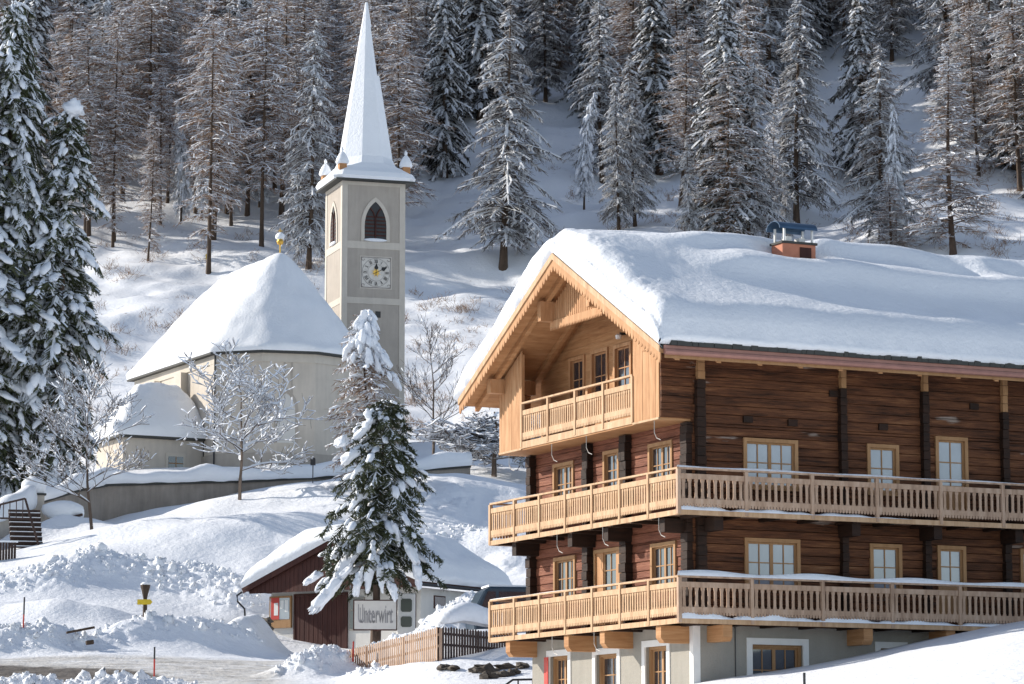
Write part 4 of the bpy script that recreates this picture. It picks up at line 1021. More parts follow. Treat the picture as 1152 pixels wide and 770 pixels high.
# ================================================================== CHURCHYARD WALL
def path_wall(name,pts,h,th,mat,parent,down=3.):
    """pts: world (x,y,ztop)"""
    mb=MB()
    for (a,b) in zip(pts[:-1],pts[1:]):
        a=Vector(a); b=Vector(b); d=(b-a); d.z=0; L=d.length; d.normalize(); n_=Vector((-d.y,d.x,0))*th/2; k=max(1,int(L/1.0))
        A=[]; 
        for i in range(k+1):
            p=a.lerp(b,i/k); A.append(p)
        for p,q in zip(A[:-1],A[1:]):
            mb.add([p-n_-Vector((0,0,down)),q-n_-Vector((0,0,down)),q-n_,p-n_,p+n_-Vector((0,0,down)),q+n_-Vector((0,0,down)),q+n_,p+n_],[(0,1,2,3),(5,4,7,6),(3,2,6,7)])
    return mb.build(name,mat,parent)
def snow_cap(name,pts,w,h,parent,seed=1,sag=.05):
    mb=MB(); rr=random.Random(seed); base_=0; n=0; S_=[]
    L=0
    for (a,b) in zip(pts[:-1],pts[1:]):
        a=Vector(a); b=Vector(b); d=(b-a); l=d.length; k=max(2,int(l/.4)); d2=d.copy(); d2.z=0; d2.normalize(); nn=Vector((-d2.y,d2.x,0))
        for i in range(k+(b==Vector(pts[-1]))):
            p=a.lerp(b,i/k); S_.append((p,nn,L+l*i/k))
        L+=l
    prof=[(-.5,0),(-.60,.18),(-.60,.45),(-.50,.75),(-.30,.95),(0,1.0),(.30,.95),(.5,.75),(.6,.45),(.6,.18),(.5,0)]
    V=[]
    for p,nn,l in S_:
        hh=h*(1+.22*math.sin(l*.9+seed)+.12*math.sin(l*2.3+seed*2)); ww=w*(1+.08*math.sin(l*1.7))
        V+= [tuple(p+nn*(x*ww)+Vector((0,0,z*hh+.0))) for x,z in prof]
    m_=len(prof); V=np.array(V); V[:,2]+=vnoise3(V*1.3,seed)*.06*(V[:,2]>-9)
    fs=[(i*m_+j,i*m_+j+1,(i+1)*m_+j+1,(i+1)*m_+j) for i in range(len(S_)-1) for j in range(m_-1)]
    fs=[f[::-1] for f in fs]; fs+=[tuple(range(m_)),tuple(range((len(S_)-1)*m_,len(S_)*m_))[::-1]]
    mb.add(V,fs); return mb.build(name,M['snow_roof'],parent,smooth=True)
cw=[at(40,566,160),at(84,552.5,163),at(115,547,165),at(200,544.5,167.5),at(271,543,169.5),at(330,540,171),at(400,537,172),at(460,531,173),at(527,526,174.5)]
ww=path_wall('churchyard_wall',cw,2,.5,M['wall_stucco'],None)
tag(ww,'long weathered plaster wall round the churchyard, capped with thick snow, below the church','wall')
q=path_wall('coping',[(p[0],p[1],p[2]+.0) for p in [Vector(c)+Vector((0,0,.07)) for c in cw]],0,.72,M['tile'],ww,down=.12)
snow_cap('wall_snow',[Vector(c)+Vector((0,0,.07)) for c in cw],.85,.72,ww,3)
q=MB(); c=at(271,543,169.2); q.tube([c+Vector((0,-.3,.2)),c+Vector((0,-.3,-2))],.09,6); q.build('downpipe',M['dark'],ww)
# gate pillar with snow, lower wall running off to the left
gp0=at(38,588,158); zt=at(38,558,158).z
pil=MB(); pil.box(-.42,.42,-.42,.42,-2,zt-gp0.z-.0); pe=empty('gate_pillar',(gp0.x,gp0.y,gp0.z),R(20)); tag(pe,'square cream gate pillar under a tall snow cap where the churchyard wall ends','pillar')
pil.build('pillar_shaft',M['church_wall'],pe)
b=MB(); b.box(-.5,.5,-.5,.5,zt-gp0.z,zt-gp0.z+.1); b.build('pillar_cap',M['tile'],pe)
b=MB(); b.blob((0,0,zt-gp0.z+.42),(.58,.55,.5),5,12,8,.25); b.build('snow_cap',M['snow_roof'],pe,smooth=True)
lw=[at(-70,604,152),at(-10,588,154.5),at(32,572,157.5)]
l2=path_wall('low_wall',lw,1,.45,M['church_wall'],None); tag(l2,'low cream wall deep in snow, climbing to the gate pillar from the left','wall')
snow_cap('wall_snow',[Vector(c) for c in lw],.9,.95,l2,8)
# ================================================================== THE GARAGE HUT below the church
G0=at(473,732,130.); gar=empty('garage',G0,R(58))
tag(gar,'low white garage hut with brown gable boards and wide brown doors under rounded snow','garage')
q=MB(); q.box(0,5.6,0,7.5,-1.2,2.55); gw=q.build('wall',M['stucco_white'],gar)
q=MB(); q.add([(.0,0.0,2.55),(.0,7.5,2.55),(.0,3.9,4.15),(.1,0,2.55),(.1,7.5,2.55),(.1,3.9,4.15)],[(0,2,1),(3,4,5),(0,3,5,2),(1,2,5,4)]); q.build('gable_wall',M['stucco_white'],gw)
# brown boarded gable hanging in front
q=MB(); n=40
for k in range(n):
    y0=-.28+k*8.36/n; y1=y0+8.36/n-.012; zt=lambda y:4.38-abs(y-3.9)*(1.72/4.2)
    q.add([(-.78,y0,2.52),(-.78,y1,2.52),(-.78,y1,max(2.6,zt(y1))),(-.78,y0,max(2.6,zt(y0))),(-.75,y0,2.52),(-.75,y1,2.52),(-.75,y1,max(2.6,zt(y1))),(-.75,y0,max(2.6,zt(y0)))],[(3,2,1,0),(4,5,6,7),(0,1,5,4),(1,2,6,5),(2,3,7,6),(3,0,4,7)])
q.build('gable_boarding',M['brown_paint'],gar)
q=MB()
for s in (1,-1):
    y0,y1=3.9,3.9+s*4.35; f=[(0,1,3,2),(4,6,7,5),(0,2,6,4),(1,5,7,3),(2,3,7,6),(0,4,5,1)]
    vs=[(a,y,z+d) for a in (-.9,6.1) for y,z in ((y0,4.42),(y1,2.62)) for d in (0,.12)]
    q.add(vs,f if s>0 else [t[::-1] for t in f])
grf=q.build('roof',M['brown_paint'],gar)
q=MB()
for s in (1,-1):
    q.beam((-.93,3.9,4.45),(-.93,3.9+s*4.4,2.64),.05,.22)
q.build('barge_board',M['brown_paint'],grf)
q=MB(); q.tube([(-.8,-.50,2.62),(6.1,-.50,2.62)],.07,6); q.build('gutter',M['dark'],grf)
q=MB(); q.tube([(-.9,8.35,2.6),(-1.05,8.5,2.45),(-1.0,8.5,2.2),(-.85,8.25,1.9),(-.8,8.2,1.0),(-.8,8.2,.4)],.045,6); q.build('downpipe',M['dark'],grf)
# snow on it, as a rounded quilt on a grid
def ridge_snow(name,parent,a0,a1,yc,hs,zr,ze,th,seed,lip=.25):
    na,nb=90,70; A=np.linspace(a0,a1,na); T_=np.linspace(-1,1,nb); AA,TT=np.meshgrid(A,T_,indexing='ij'); s=np.abs(TT)*hs
    base_=zr+(ze-zr)*np.abs(TT); t_=th*(1+.12*np.sin(s*1.3+seed))+fbm(AA*.7+seed,TT*hs*.7,3,seed)*.18+fbm(AA*3+seed,TT*hs*3,2,seed)*.03
    dv=np.clip(np.minimum(AA-a0,a1-AA)/.7,0,1); t_=t_*(np.sqrt(1-(1-dv)**2)*.35+.65)
    de=np.clip((hs-s)/.9,0,1); t_=t_*(np.sqrt(1-(1-de)**2)*.55+.45); top=base_+t_-np.exp(-(s/1.0)**2)*.30
    V=np.stack([AA,yc+TT*hs,top],-1).reshape(-1,3); I=np.arange(na*nb).reshape(na,nb); Ql=[np.stack([I[:-1,:-1],I[1:,:-1],I[1:,1:],I[:-1,1:]],-1).reshape(-1,4)]; Vl=[V]; n0=len(V)
    B=np.stack([AA,yc+TT*hs,base_],-1).reshape(-1,3)
    for ei,out,fl in ((I[0],(-1,0,0),False),(I[-1],(1,0,0),True),(I[:,0],(0,-1,0),True),(I[:,-1],(0,1,0),False)):
        ring=[ei]
        for k in range(1,6):
            f=k/5; p=V[ei]*(1-f)+B[ei]*f; p=p+np.array(out)[None]*((math.sin(f*math.pi)*.12)+vnoise3(p*2.5,seed)*.05*(1 if k<5 else 0))[:,None]; Vl.append(p); ring.append(np.arange(n0,n0+len(p))); n0+=len(p)
        for r0,r1 in zip(ring[:-1],ring[1:]):
            q_=np.stack([r0[:-1],r0[1:],r1[1:],r1[:-1]],-1); Ql.append(q_[:,::-1] if fl else q_)
    return np_mesh(name,np.concatenate(Vl),np.concatenate(Ql),M['snow_roof'],parent,smooth=True)
ridge_snow('roof_snow',grf,-.98,6.15,3.9,4.42,4.56,2.74,1.0,31)
# doors, windows, notice case
q=MB()
for k in range(22):
    y0=3.66+k*2.55/22; q.box(-.07+.008*(k%2),-.0,y0+.004,y0+2.55/22-.004,-.8,2.40)
q.build('garage_door',M['brown_paint'],gar)
q=MB(); q.box(-.09,0,3.58,3.66,-.8,2.48); q.box(-.09,0,6.21,6.29,-.8,2.48); q.box(-.09,0,3.66,6.21,2.41,2.48); q.build('door_frame',M['brown_paint'],gar)
q=MB(); q.box(-.06,0,2.75,3.5,.9,2.25); w=q.build('window',M['stucco_grey'],gar); q=MB(); q.box(-.075,-.055,2.82,3.42,1.75,2.18); q.box(-.075,-.055,2.82,3.42,.97,1.68); q.build('pane',M['pane_dark'],w)
q=MB(); q.box(.95,1.8,-.03,.0,1.75,2.28); w=q.build('window',M['brown_paint'],gar); q=MB(); q.box(1.0,1.75,-.04,-.02,1.8,2.23); q.build('pane',M['pane_dark'],w)
q=MB(); q.box(-.05,0,.22,.62,.0,2.3); q.build('side_door',M['brown_paint'],gar)
nb_=empty('notice_case',gar.matrix_world@Vector((0,0,0)) if False else G0,R(58)); tag(nb_,'notice case with a red and white poster on the garage wall','notice board')
q=MB(); q.box(-.13,-.003,6.40,7.50,1.10,2.42); q.build('case',M['frame'],nb_)
q=MB(); q.box(-.14,-.132,6.46,7.44,1.45,2.34); q.build('backing',M['pane_pale'],nb_)
q=MB(); q.box(-.15,-.142,6.98,7.40,1.45,2.36); pr=q.build('poster',M['red'],nb_)
q=MB(); q.box(-.156,-.152,7.03,7.24,1.62,2.14); q.build('poster_text_panel',M['white_paint'],pr)
for k,(y,z,h) in enumerate(((6.52,1.75,.5),(6.75,1.9,.34))):
    q=MB(); q.box(-.146,-.141,y,y+.17,z,z+h); q.build('leaflet',M['white_paint'],nb_)
# --- the inn sign on its post
sgp=at(422,716,125.); sg=empty('inn_sign',(sgp.x,sgp.y,sgp.z),R(4)); tag(sg,'pale grey sign board lettered in tall narrow script on a post under the snowy spruce','sign')
sw,shh=1.72,1.20; z0=.22
q=MB(); q.box(-.09,.09,.03,.17,-1,2.0); q.build('sign_post',M['bark_red'],sg)
q=MB(); q.box(-sw/2,sw/2,-.05,.03,z0,z0+shh); bo=q.build('board',M['brown_paint'],sg)
q=MB(); q.box(-sw/2+.045,sw/2-.045,-.062,-.04,z0+.05,z0+shh-.045); q.build('board_face',mat_plain('pale_sign_face',(.62,.59,.55),.7,var=.06),bo)
q=MB(); q.box(-sw/2+.07,sw/2-.07,-.068,-.060,z0+.17,z0+.18); q.build('rule_line',M['bark_red'],bo)
lett=mat_plain('sign_lettering',(.27,.26,.26),.7,var=.1)
def text_mesh(s,size,mat,parent,loc,sx=1.,sy=1.,name='lettering',ext=.004):
    cu=bpy.data.curves.new('t','FONT'); cu.body=s; cu.size=size; cu.extrude=ext; cu.align_x='CENTER'
    o=bpy.data.objects.new('t',cu); COL.objects.link(o); dg=bpy.context.evaluated_depsgraph_get(); me=bpy.data.meshes.new_from_object(o.evaluated_get(dg)); bpy.data.objects.remove(o)
    me.transform(Matrix.Rotation(math.pi/2,4,'X')@Matrix.Diagonal((sx,sy,1,1))); me.materials.clear(); me.materials.append(mat); me.name=name
    r=bpy.data.objects.new(name,me); COL.objects.link(r); r.parent=parent; r.location=loc; return r
text_mesh('Unterwirt',.5,lett,bo,(0,-.066,z0+.30),.68,2.1)
text_mesh('Unterwirt',.5,lett,bo,(.012,-.066,z0+.29),.62,1.75,name='lettering')
bpy.data.objects.remove(bo.children[-1])
# --- white cabinet with two dark rounded displays
cbp=at(457,712,127.); cb=empty('display_cabinet',(cbp.x,cbp.y,cbp.z-.4),R(6)); tag(cb,'white cabinet with two dark green rounded windows, right of the inn sign','cabinet')
q=MB(); q.box(-.36,.36,-.02,.35,0,1.95); q.build('cabinet_body',M['white_paint'],cb,bevel=.03)
for z,h in ((1.22,.52),(.62,.42)):
    q=MB(); a=.06; w_=.22; pts=[(-w_+a,z),(w_-a,z),(w_,z+a),(w_,z+h-a),(w_-a,z+h),(-w_+a,z+h),(-w_,z+h-a),(-w_,z+a)]
    q.add([(x,-.045,zz) for x,zz in pts]+[(x,-.01,zz) for x,zz in pts],[tuple(range(8))]+[(i+8,(i+1)%8+8,(i+1)%8,i) for i in range(8)]); q.build('display_window',mat_plain('display_green',(.06,.075,.06),.25),cb)
# --- fences
def fence(name,label,px0,d0,t0,b0,px1,d1,t1,b1,step,wd,mats,top,seed):
    a=at(px0,t0,d0); b=at(px1,t1,d1); ha=a.z-at(px0,b0,d0).z; hb=b.z-at(px1,b1,d1).z
    root=empty(name,(a.x,a.y,a.z-ha)); tag(root,label,'fence'); o=root.location
    d=(b-a); d2=Vector((d.x,d.y,0)); L=d2.length; ex=d2/L; nn=Vector((ex.y,-ex.x,0)); n=int(L/step); rr=random.Random(seed); q=MB()
    for k in range(n):
        f=(k+.5)/n; p=a.lerp(b,f)-o; h=ha+(hb-ha)*f+.25; zt=p.z+rr.uniform(-.02,.02); w=wd/2*rr.uniform(.9,1.08)
        pr=[(-w,-h),(w,-h),(w,-.05),(w*.5 if top else w*.2,0),(-w*.5 if top else -w*.2,0),(-w,-.05)]
        V0=[Vector((p.x,p.y,zt))+ex*x+Vector((0,0,z))+nn*.045 for x,z in pr]; V1=[v-nn*.022 for v in V0]
        q.add(V0+V1,[tuple(range(6)),tuple(range(6,12))[::-1]]+[(i+6,(i+1)%6+6,(i+1)%6,i) for i in range(6)])
    q.build('pickets',M[mats[0]],root)
    for zz in (.28,.72):
        q=MB(); pa=a-o-Vector((0,0,zz*ha)); pb=b-o-Vector((0,0,zz*hb)); q.beam(pa,pb,.05,.08); q.build('fence_rail',M[mats[1]],root)
    m_=max(1,int(L/2.2))
    for k in range(m_+1):
        f=k/m_; p=a.lerp(b,f)-o-nn*.08; q=MB(); q.box(p.x-.05,p.x+.05,p.y-.05,p.y+.05,p.z-ha-.6,p.z-.03); q.build('fence_post',M[mats[1]],root)
    return root
fence('picket_fence','sunlit light brown picket fence climbing beside the road below the inn sign',371,114.5,737,764,493.5,108.5,706,735,.135,.085,('larch_grey','larch_grey'),True,3)
fence('picket_fence','brown picket fence with its shade put into dark colour, snow heaped along its top',496,108.6,705,733,583,112.5,714,739,.158,.112,('dark_fence','dark_fence'),False,4)  # run on the shade side, its shade put into the wood colour
sc_=snow_cap('fence_snow',[at(494,704,108.9),at(510,700,109.3),at(530,701,110.2),at(556,706,111.3)],.75,.55,None,12); tag(sc_,'thick rounded pillow of snow lying along the dark picket fence','snow drift')
# --- dark van, mostly hidden
vp=at(556,716,119.); van=empty('parked_van',(vp.x,vp.y,vp.z-.2),R(12)); tag(van,'dark blue parked van half buried behind the snow heap, beside the balcony end','van')
q=MB(); prof=[(-.9,.3),(-.95,.9),(-.86,1.25),(-.55,1.85),(-.3,1.98),(2.6,2.0),(2.9,1.8),(3.,.3)]
q.add([(x,y,z) for y in (-.85,.85) for x,z in prof],[tuple(range(8)),tuple(range(8,16))[::-1]]+[(i+8,(i+1)%8+8,(i+1)%8,i) for i in range(8)]); q.build('body',M['van'],van,bevel=.06)
q=MB(); q.add([(-.66,-.862,1.22),(-.12,-.862,1.22),(-.12,-.862,1.8),(-.42,-.862,1.8)],[(0,1,2,3)]); q.build('side_window',M['pane_dark'],van)
q=MB(); q.add([(.0,-.862,1.22),(1.2,-.862,1.22),(1.2,-.862,1.8),(.0,-.862,1.8)],[(0,1,2,3)]); q.build('side_window',M['pane_dark'],van)
q=MB(); q.box(-.35,2.4,-.7,.7,1.99,2.06); q.build('roof_snow',M['snow_roof'],van,smooth=False)
for x in (-.35,2.2):
    for y in (-.8,.62):
        q=MB(); q.add([(x+.34*math.cos(2*math.pi*k/16),y+e,.34+.34*math.sin(2*math.pi*k/16)) for e in (0,.2) for k in range(16)],[tuple(range(16)),tuple(range(16,32))[::-1]]+[(i+16,(i+1)%16+16,(i+1)%16,i) for i in range(16)]); q.build('wheel',M['dark'],van)
# --- snow poles
def pole(px,pyt,pyb,d,lab,lean=0,col=True,dark_top=.35):
    b=at(px,pyb,d); h=at(px,pyt,d).z-b.z; e=empty('snow_pole',(b.x,b.y,b.z-.3)); tag(e,lab,'snow pole','snow poles along the road'); h+=.3
    q=MB(); q.tube([(0,0,0),(lean,0,h*(1-dark_top))],.032,6); q.build('lower_stake',M['red' if col else 'dark'],e)
    q=MB(); q.tube([(lean,0,h*(1-dark_top)),(lean*1.4,0,h)],.032,6); q.build('upper_stake',M['dark'],e); return e
pole(26,672,702,119.4,'thin snow pole, dark above and red below, standing in the bank at the far left',.02,dark_top=.5)
pole(173.5,728,757,107.,'short red snow pole at the roadside on the left, below the yellow sign',-.0,dark_top=.35)
pole(396,722,768,112.,'red snow pole leaning slightly in front of the light picket fence',.04,dark_top=.0)
pole(905,757,775,70.,'dark stake tip poking from the smooth snow in front of the farmhouse',0,col=False)
# --- yellow signpost
yp=at(163,693,122.6); ys=empty('signpost',(yp.x,yp.y,yp.z-.5),R(-4)); tag(ys,'weathered wooden post with flared top and small yellow arrow sign in the bank','signpost')
q=MB(); q.lathe([(.09,0),(.085,.9),(.075,1.15),(.13,1.4),(.19,1.62),(.19,1.68)],(0,0,0),8,math.pi/8); q.build('post',M['bark'],ys)
q=MB(); q.add([(x,y,z) for y in (-.12,-.09) for x,z in ((-.28,.92),(.22,.92),(.30,1.02),(.22,1.12),(-.28,1.12))],[(0,1,2,3,4),(9,8,7,6,5)]+[(i+5,(i+1)%5+5,(i+1)%5,i) for i in range(5)]); q.build('arrow_sign',M['yellow'],ys)
q=MB(); q.blob((0,0,1.72),(.19,.19,.08),1,8,5); q.build('snow_cap',M['snow_roof'],ys,smooth=True)
# --- planks, box and stones poking out of the ploughed bank
def plank(px0,py0,px1,py1,d,lab,th=.09):
    a=at(px0,py0,d); b=at(px1,py1,d+.4); q=MB(); q.beam(a,b,.16,th); o=q.build('plank',M['bark'],None); tag(o,lab,'plank')
    return o
plank(75,712,106,706,119.0,'grey plank sticking out of the ploughed snow left of the signpost')
q=MB(); c=at(101,723,118.6); q.obox(Matrix.Translation(c)@Matrix.Rotation(R(14),4,'Z')@Matrix.Rotation(R(-8),4,'Y'),.28,.3,.16); tag(q.build('wooden_block',M['bark'],None,bevel=.02),'small dark wooden block half sunk in the snow beside the road','block')
# dark stones at the garage corner and in the bank below the farmhouse
def stone(px,py,d,r,seed,lab,grp):
    c=at(px,py,d) if d>110 else place(px,py,92)+Vector((0,0,.03)); q=MB(); q.blob((0,0,0),(r[0]*1.15,r[1],r[2]*.8),seed,10,8,.75,1.7); o=q.build('stone',M['stone'],None); o.location=c; o.rotation_euler=(0,0,seed*.7); tag(o,lab,'stone',grp)
k=0
for px,py,r in ((299,700,(.22,.3,.3)),(296,711,(.32,.3,.34)),(301,722,(.34,.35,.32)),(293,720,(.24,.3,.26)),(303,732,(.28,.3,.24)),(299,739,(.24,.3,.2))):
    stone(px,py,129.6,r,k,'dark stone in the broken wall end between the snow mound and the garage','stones at the garage corner'); k+=1
for px,py,r in ((503,753,(.28,.2,.15)),(512,755,(.22,.2,.13)),(530,756,(.2,.2,.12)),(541,751,(.3,.2,.13)),(548,757,(.34,.2,.2)),(544,763,(.2,.2,.2)),(554,761,(.16,.2,.16)),(562,759,(.16,.2,.15)),(571,751,(.3,.2,.13)),(577,758,(.2,.2,.18)),(586,750,(.26,.2,.15)),(536,752,(.15,.2,.1))):
    stone(px+rr.uniform(-3,3),py+rr.uniform(-1,3),101.6,r,k,'dark field stone showing through the snowy bank under the farmhouse balcony','stones in the bank below the farmhouse'); k+=1
# short handrail at the foot of the gable
e=at(575,772,92.); hr=empty('handrail',e); tag(hr,'short dark metal handrail beside the snowy stones at the gable foot','handrail')
q=MB(); q.tube([(-.55,0,-.6),(-.2,0,.0),(.05,.1,.18),(.65,.3,.2)],.035,6); q.build('top_rail',M['dark'],hr)
for x in (.2,.62): q=MB(); q.tube([(x,.2,.18),(x,.2,-1)],.025,5); q.build('baluster',M['dark'],hr)
# --- far left: board fence end, steps and their railing, little roofed trough
e=at(30,612,150.); st_=empty('wooden_steps',e,R(15)); tag(st_,'dark weathered wooden steps with a sloping railing below the gate pillar','steps')
for k in range(8):
    q=MB(); q.box(-.75,.75,-.2+k*.18,.1+k*.18,-.2+k*.24,-.14+k*.24); q.box(-.75,.75,.08+k*.18,.1+k*.18,-.14+k*.24,.04+k*.24); q.build('step',M['dark_fence'],st_)
    q=MB(); q.box(-.73,.73,-.18+k*.18,-.02+k*.18,-.138+k*.24,-.10+k*.24); q.build('step_snow',M['snow_roof'],st_)
q=MB(); q.beam((-1.45,-.3,1.75),(-.15,-.3,2.1),.07,.09); q.beam((-.15,-.3,2.1),(.55,-.35,-.2),.08,.1); q.beam((-1.6,-.3,.6),(-1.3,-.3,1.8),.08,.1); q.beam((-1.5,-.3,1.15),(.15,-.3,1.15),.06,.08)
q.build('railing',M['dark_fence'],st_)
for x in (-1.15,-.85,-.55,-.25): q=MB(); q.beam((x,-.3,1.15),(x,-.3,1.9+(x+1.2)*.2),.04,.04); q.build('railing_bar',M['dark_fence'],st_)
e=at(-10,628,146.); fb=empty('board_fence',e,R(5)); tag(fb,'dark board fence end at the left edge of the picture','fence'); q=MB()
for k in range(18): q.box(-1.2+k*.13,-1.09+k*.13,0,.03,-.5,.72)
q.build('boards',M['dark_fence'],fb); q=MB(); q.box(-1.25,1.2,-.05,.1,.72,.8); q.build('top_snow',M['snow_roof'],fb)
e=at(76,594,157.3); tr=empty('stone_trough',e,R(10)); tag(tr,'low masonry shed with slanted dark lid under a snow mound by the churchyard wall','shed')
q=MB(); q.box(-.9,.5,-.2,.8,-.8,.35); q.build('masonry',M['church_wall'],tr); q=MB(); q.beam((-1.1,-.3,.1),(.7,-.3,.62),.9,.1); q.build('lid',M['dark_fence'],tr)
q=MB(); q.blob((-.2,.0,.8),(1.1,.7,.55),4,14,9,.15); q.build('snow_mound',M['snow_roof'],tr,smooth=True)
# grave lantern on a stake, small wall lamp post
e=at(352,532,168.); ln=empty('lantern_post',(e.x,e.y,e.z-.6)); tag(ln,'small dark lantern on a thin stake behind the churchyard wall','lantern')
q=MB(); q.tube([(0,0,0),(0,0,1.0)],.03,5); q.build('stake',M['dark'],ln); q=MB(); q.box(-.13,.13,-.13,.13,1.0,1.32); q.lathe([(.2,1.32),(.02,1.45)],(0,0,0),4,math.pi/4); q.build('lantern_head',M['dark'],ln)
for o in list(bpy.data.objects):
    pass
# ================================================================== TREES
NP=np.array
def norm(a): return a/np.maximum(1e-9,np.linalg.norm(a,axis=-1,keepdims=True))
class Cards:
    def __init__(s): s.V=[]; s.n=0; s.Q=[]
    def quad(s,a,b,c,d):
        k=len(a); v=np.stack([a,b,c,d],1).reshape(-1,3); s.V.append(v); s.Q.append(np.arange(s.n,s.n+4*k).reshape(k,4)); s.n+=4*k
    def ribbon(s,A,B,S,wa,wb):
        wa=np.broadcast_to(wa,(len(A),))[:,None]; wb=np.broadcast_to(wb,(len(A),))[:,None]
        s.quad(A-S*wa/2,A+S*wa/2,B+S*wb/2,B-S*wb/2)
    def grid(s,V,I): s.V.append(V); s.Q.append(I+s.n); s.n+=len(V)
    def data(s): return np.concatenate(s.V),np.concatenate(s.Q)
# template for snow pillows
def _sph(n,m):
    th=np.linspace(.02,math.pi-.02,m+1); V=[(math.cos(t),math.sin(t)*math.cos(2*math.pi*j/n),math.sin(t)*math.sin(2*math.pi*j/n)) for t in th for j in range(n)]
    Q=[(i*n+j,i*n+(j+1)%n,(i+1)*n+(j+1)%n,(i+1)*n+j) for i in range(m) for j in range(n)]
    return NP(V),NP(Q)
def pillows(cards,C,D,L,W,H,seed,n=8,m=7,amp=.3):
    """elongated noisy lumps: centre, axis, half sizes"""
    V0,Q0=_sph(n,m); k=len(C); D=norm(D); up=NP([0,0,1.]); S=norm(np.cross(D,up)+1e-6); U=np.cross(S,D)
    P_=(V0[None,:,0:1]*D[:,None]*L[:,None,None]+V0[None,:,1:2]*S[:,None]*W[:,None,None]+V0[None,:,2:3]*U[:,None]*H[:,None,None])
    # flatter underneath
    fl=np.where(V0[:,2]<0,.45,1.)[None,:,None]; P_=V0[None,:,0:1]*D[:,None]*L[:,None,None]+V0[None,:,1:2]*S[:,None]*W[:,None,None]+V0[None,:,2:3]*fl*U[:,None]*H[:,None,None]
    W0=(C[:,None]+P_).reshape(-1,3); nz=1+amp*vnoise3(W0*3.3,seed)+amp*.7*vnoise3(W0*9.,seed+1)+amp*.45*vnoise3(W0*22.,seed+2)
    P2=P_.reshape(-1,3)*nz[:,None]; V=(P2.reshape(k,-1,3)+C[:,None]).reshape(-1,3)
    Q=(Q0[None]+(np.arange(k)*len(V0))[:,None,None]).reshape(-1,4); cards.grid(V,Q)
def conifer(name,H,rb,nbr,ntw,seed,crown0=.2,Lmax=2.6,shape=.9,up=.15,droop=.5,twl=.55,tww=.045,brw=.05,snow_b=.6,snow_t=.35,snw=.10,mat='twig_brown',bark='bark_red',
            bend=0.,clumps=0,cl=(.5,.25,.18),fan=1.,lumpy=False,sm='snow_frost',lmin=.25,needles=0,asym=0.,lowf=.08,var=0.):
    r=np.random.default_rng(seed)
    ax=r.uniform(-.25,.25,2)*H*.03
    def trunk(z):
        f=np.clip(z/H,0,1.05); x=ax[0]*np.sin(f*4)+bend*f**3; y=ax[1]*np.sin(f*3+1); return np.stack([x,y,z-abs(bend)*.25*f**3],-1)
    # trunk mesh
    nz=18; zz=np.linspace(-.8,H,nz); C=trunk(zz); R_=np.maximum(.012,rb*(1-np.clip(zz/H,0,1))**.85*(1+.5*np.exp(-np.clip(zz,0,9)*2.5)))
    nn=8; a=np.arange(nn)*2*math.pi/nn; V=(C[:,None]+np.stack([np.cos(a)[None]*R_[:,None],np.sin(a)[None]*R_[:,None],np.zeros((nz,nn))],-1)).reshape(-1,3)
    I=np.arange(nz*nn).reshape(nz,nn); J=np.roll(I,-1,1); tq=np.stack([I[:-1],J[:-1],J[1:],I[1:]],-1).reshape(-1,4)
    # branches
    h=crown0+(1-crown0)*np.sort(r.uniform(0,1,nbr))**.95*.985
    az=r.uniform(0,2*math.pi,nbr); prof=((1-h)/(1-crown0))**shape; low=np.clip((h-crown0)/lowf,0,1)*.5+.5
    L=Lmax*(lmin*.4+prof)*low*r.uniform(.55,1.1,nbr)*(1+asym*np.cos(az))*(1+var*vnoise3(np.stack([np.cos(az)*1.6,np.sin(az)*1.6,h*9+seed],-1),seed)); L=np.maximum(L,.18)
    dirh=np.stack([np.cos(az),np.sin(az),np.zeros(nbr)],-1); B0=trunk(h*H); u_=up+r.normal(0,.10,nbr)+.5*np.clip(h-.75,0,1); dr=droop*r.uniform(.6,1.35,nbr)
    K=5
    def pt(t):   # t (nbr,) or (nbr,k)
        t=np.asarray(t); tt=t[...,None]; 
        if t.ndim==1: b,d,l,uu_,d_=B0,dirh,L[:,None],u_[:,None],dr[:,None]
        else: b,d,l,uu_,d_=B0[:,None],dirh[:,None],L[:,None,None],u_[:,None,None],dr[:,None,None]
        p=b+d*l*tt*(1-.12*d_*tt); z=l*(uu_*tt-d_*tt**1.8+.10*np.clip(d_,0,1)*tt**6)
        p=p.copy(); p[...,2:3]+=z; return p
    cr=Cards(); sn=Cards(); upv=NP([0,0,1.])
    side=np.stack([-np.sin(az),np.cos(az),np.zeros(nbr)],-1)
    for k in range(K):
        A=pt(np.full(nbr,k/K)); B=pt(np.full(nbr,(k+1)/K)); w0=brw*(1-.75*k/K)*(.5+L/Lmax*.6); w1=brw*(1-.75*(k+1)/K)*(.5+L/Lmax*.6)
        cr.ribbon(A,B,side,w0,w1); cr.ribbon(A,B,np.broadcast_to(upv,A.shape),w0,w1)
        if snow_b>0:
            m=r.random(nbr)<snow_b; ws=snw*r.uniform(.5,1.4,nbr); ws1=snw*r.uniform(.4,1.2,nbr); o=upv*(.02+ws[:,None]*.35)
            e0=A-side*ws[:,None]/2; e1=A+side*ws[:,None]/2; f0=B-side*ws1[:,None]/2; f1=B+side*ws1[:,None]/2
            sn.quad(e0[m],(A+o)[m],(B+o)[m],f0[m]); sn.quad((A+o)[m],e1[m],f1[m],(B+o)[m])
    # twigs
    i=r.choice(nbr,ntw,p=L/L.sum()); t=r.uniform(.08,1,ntw)**.8
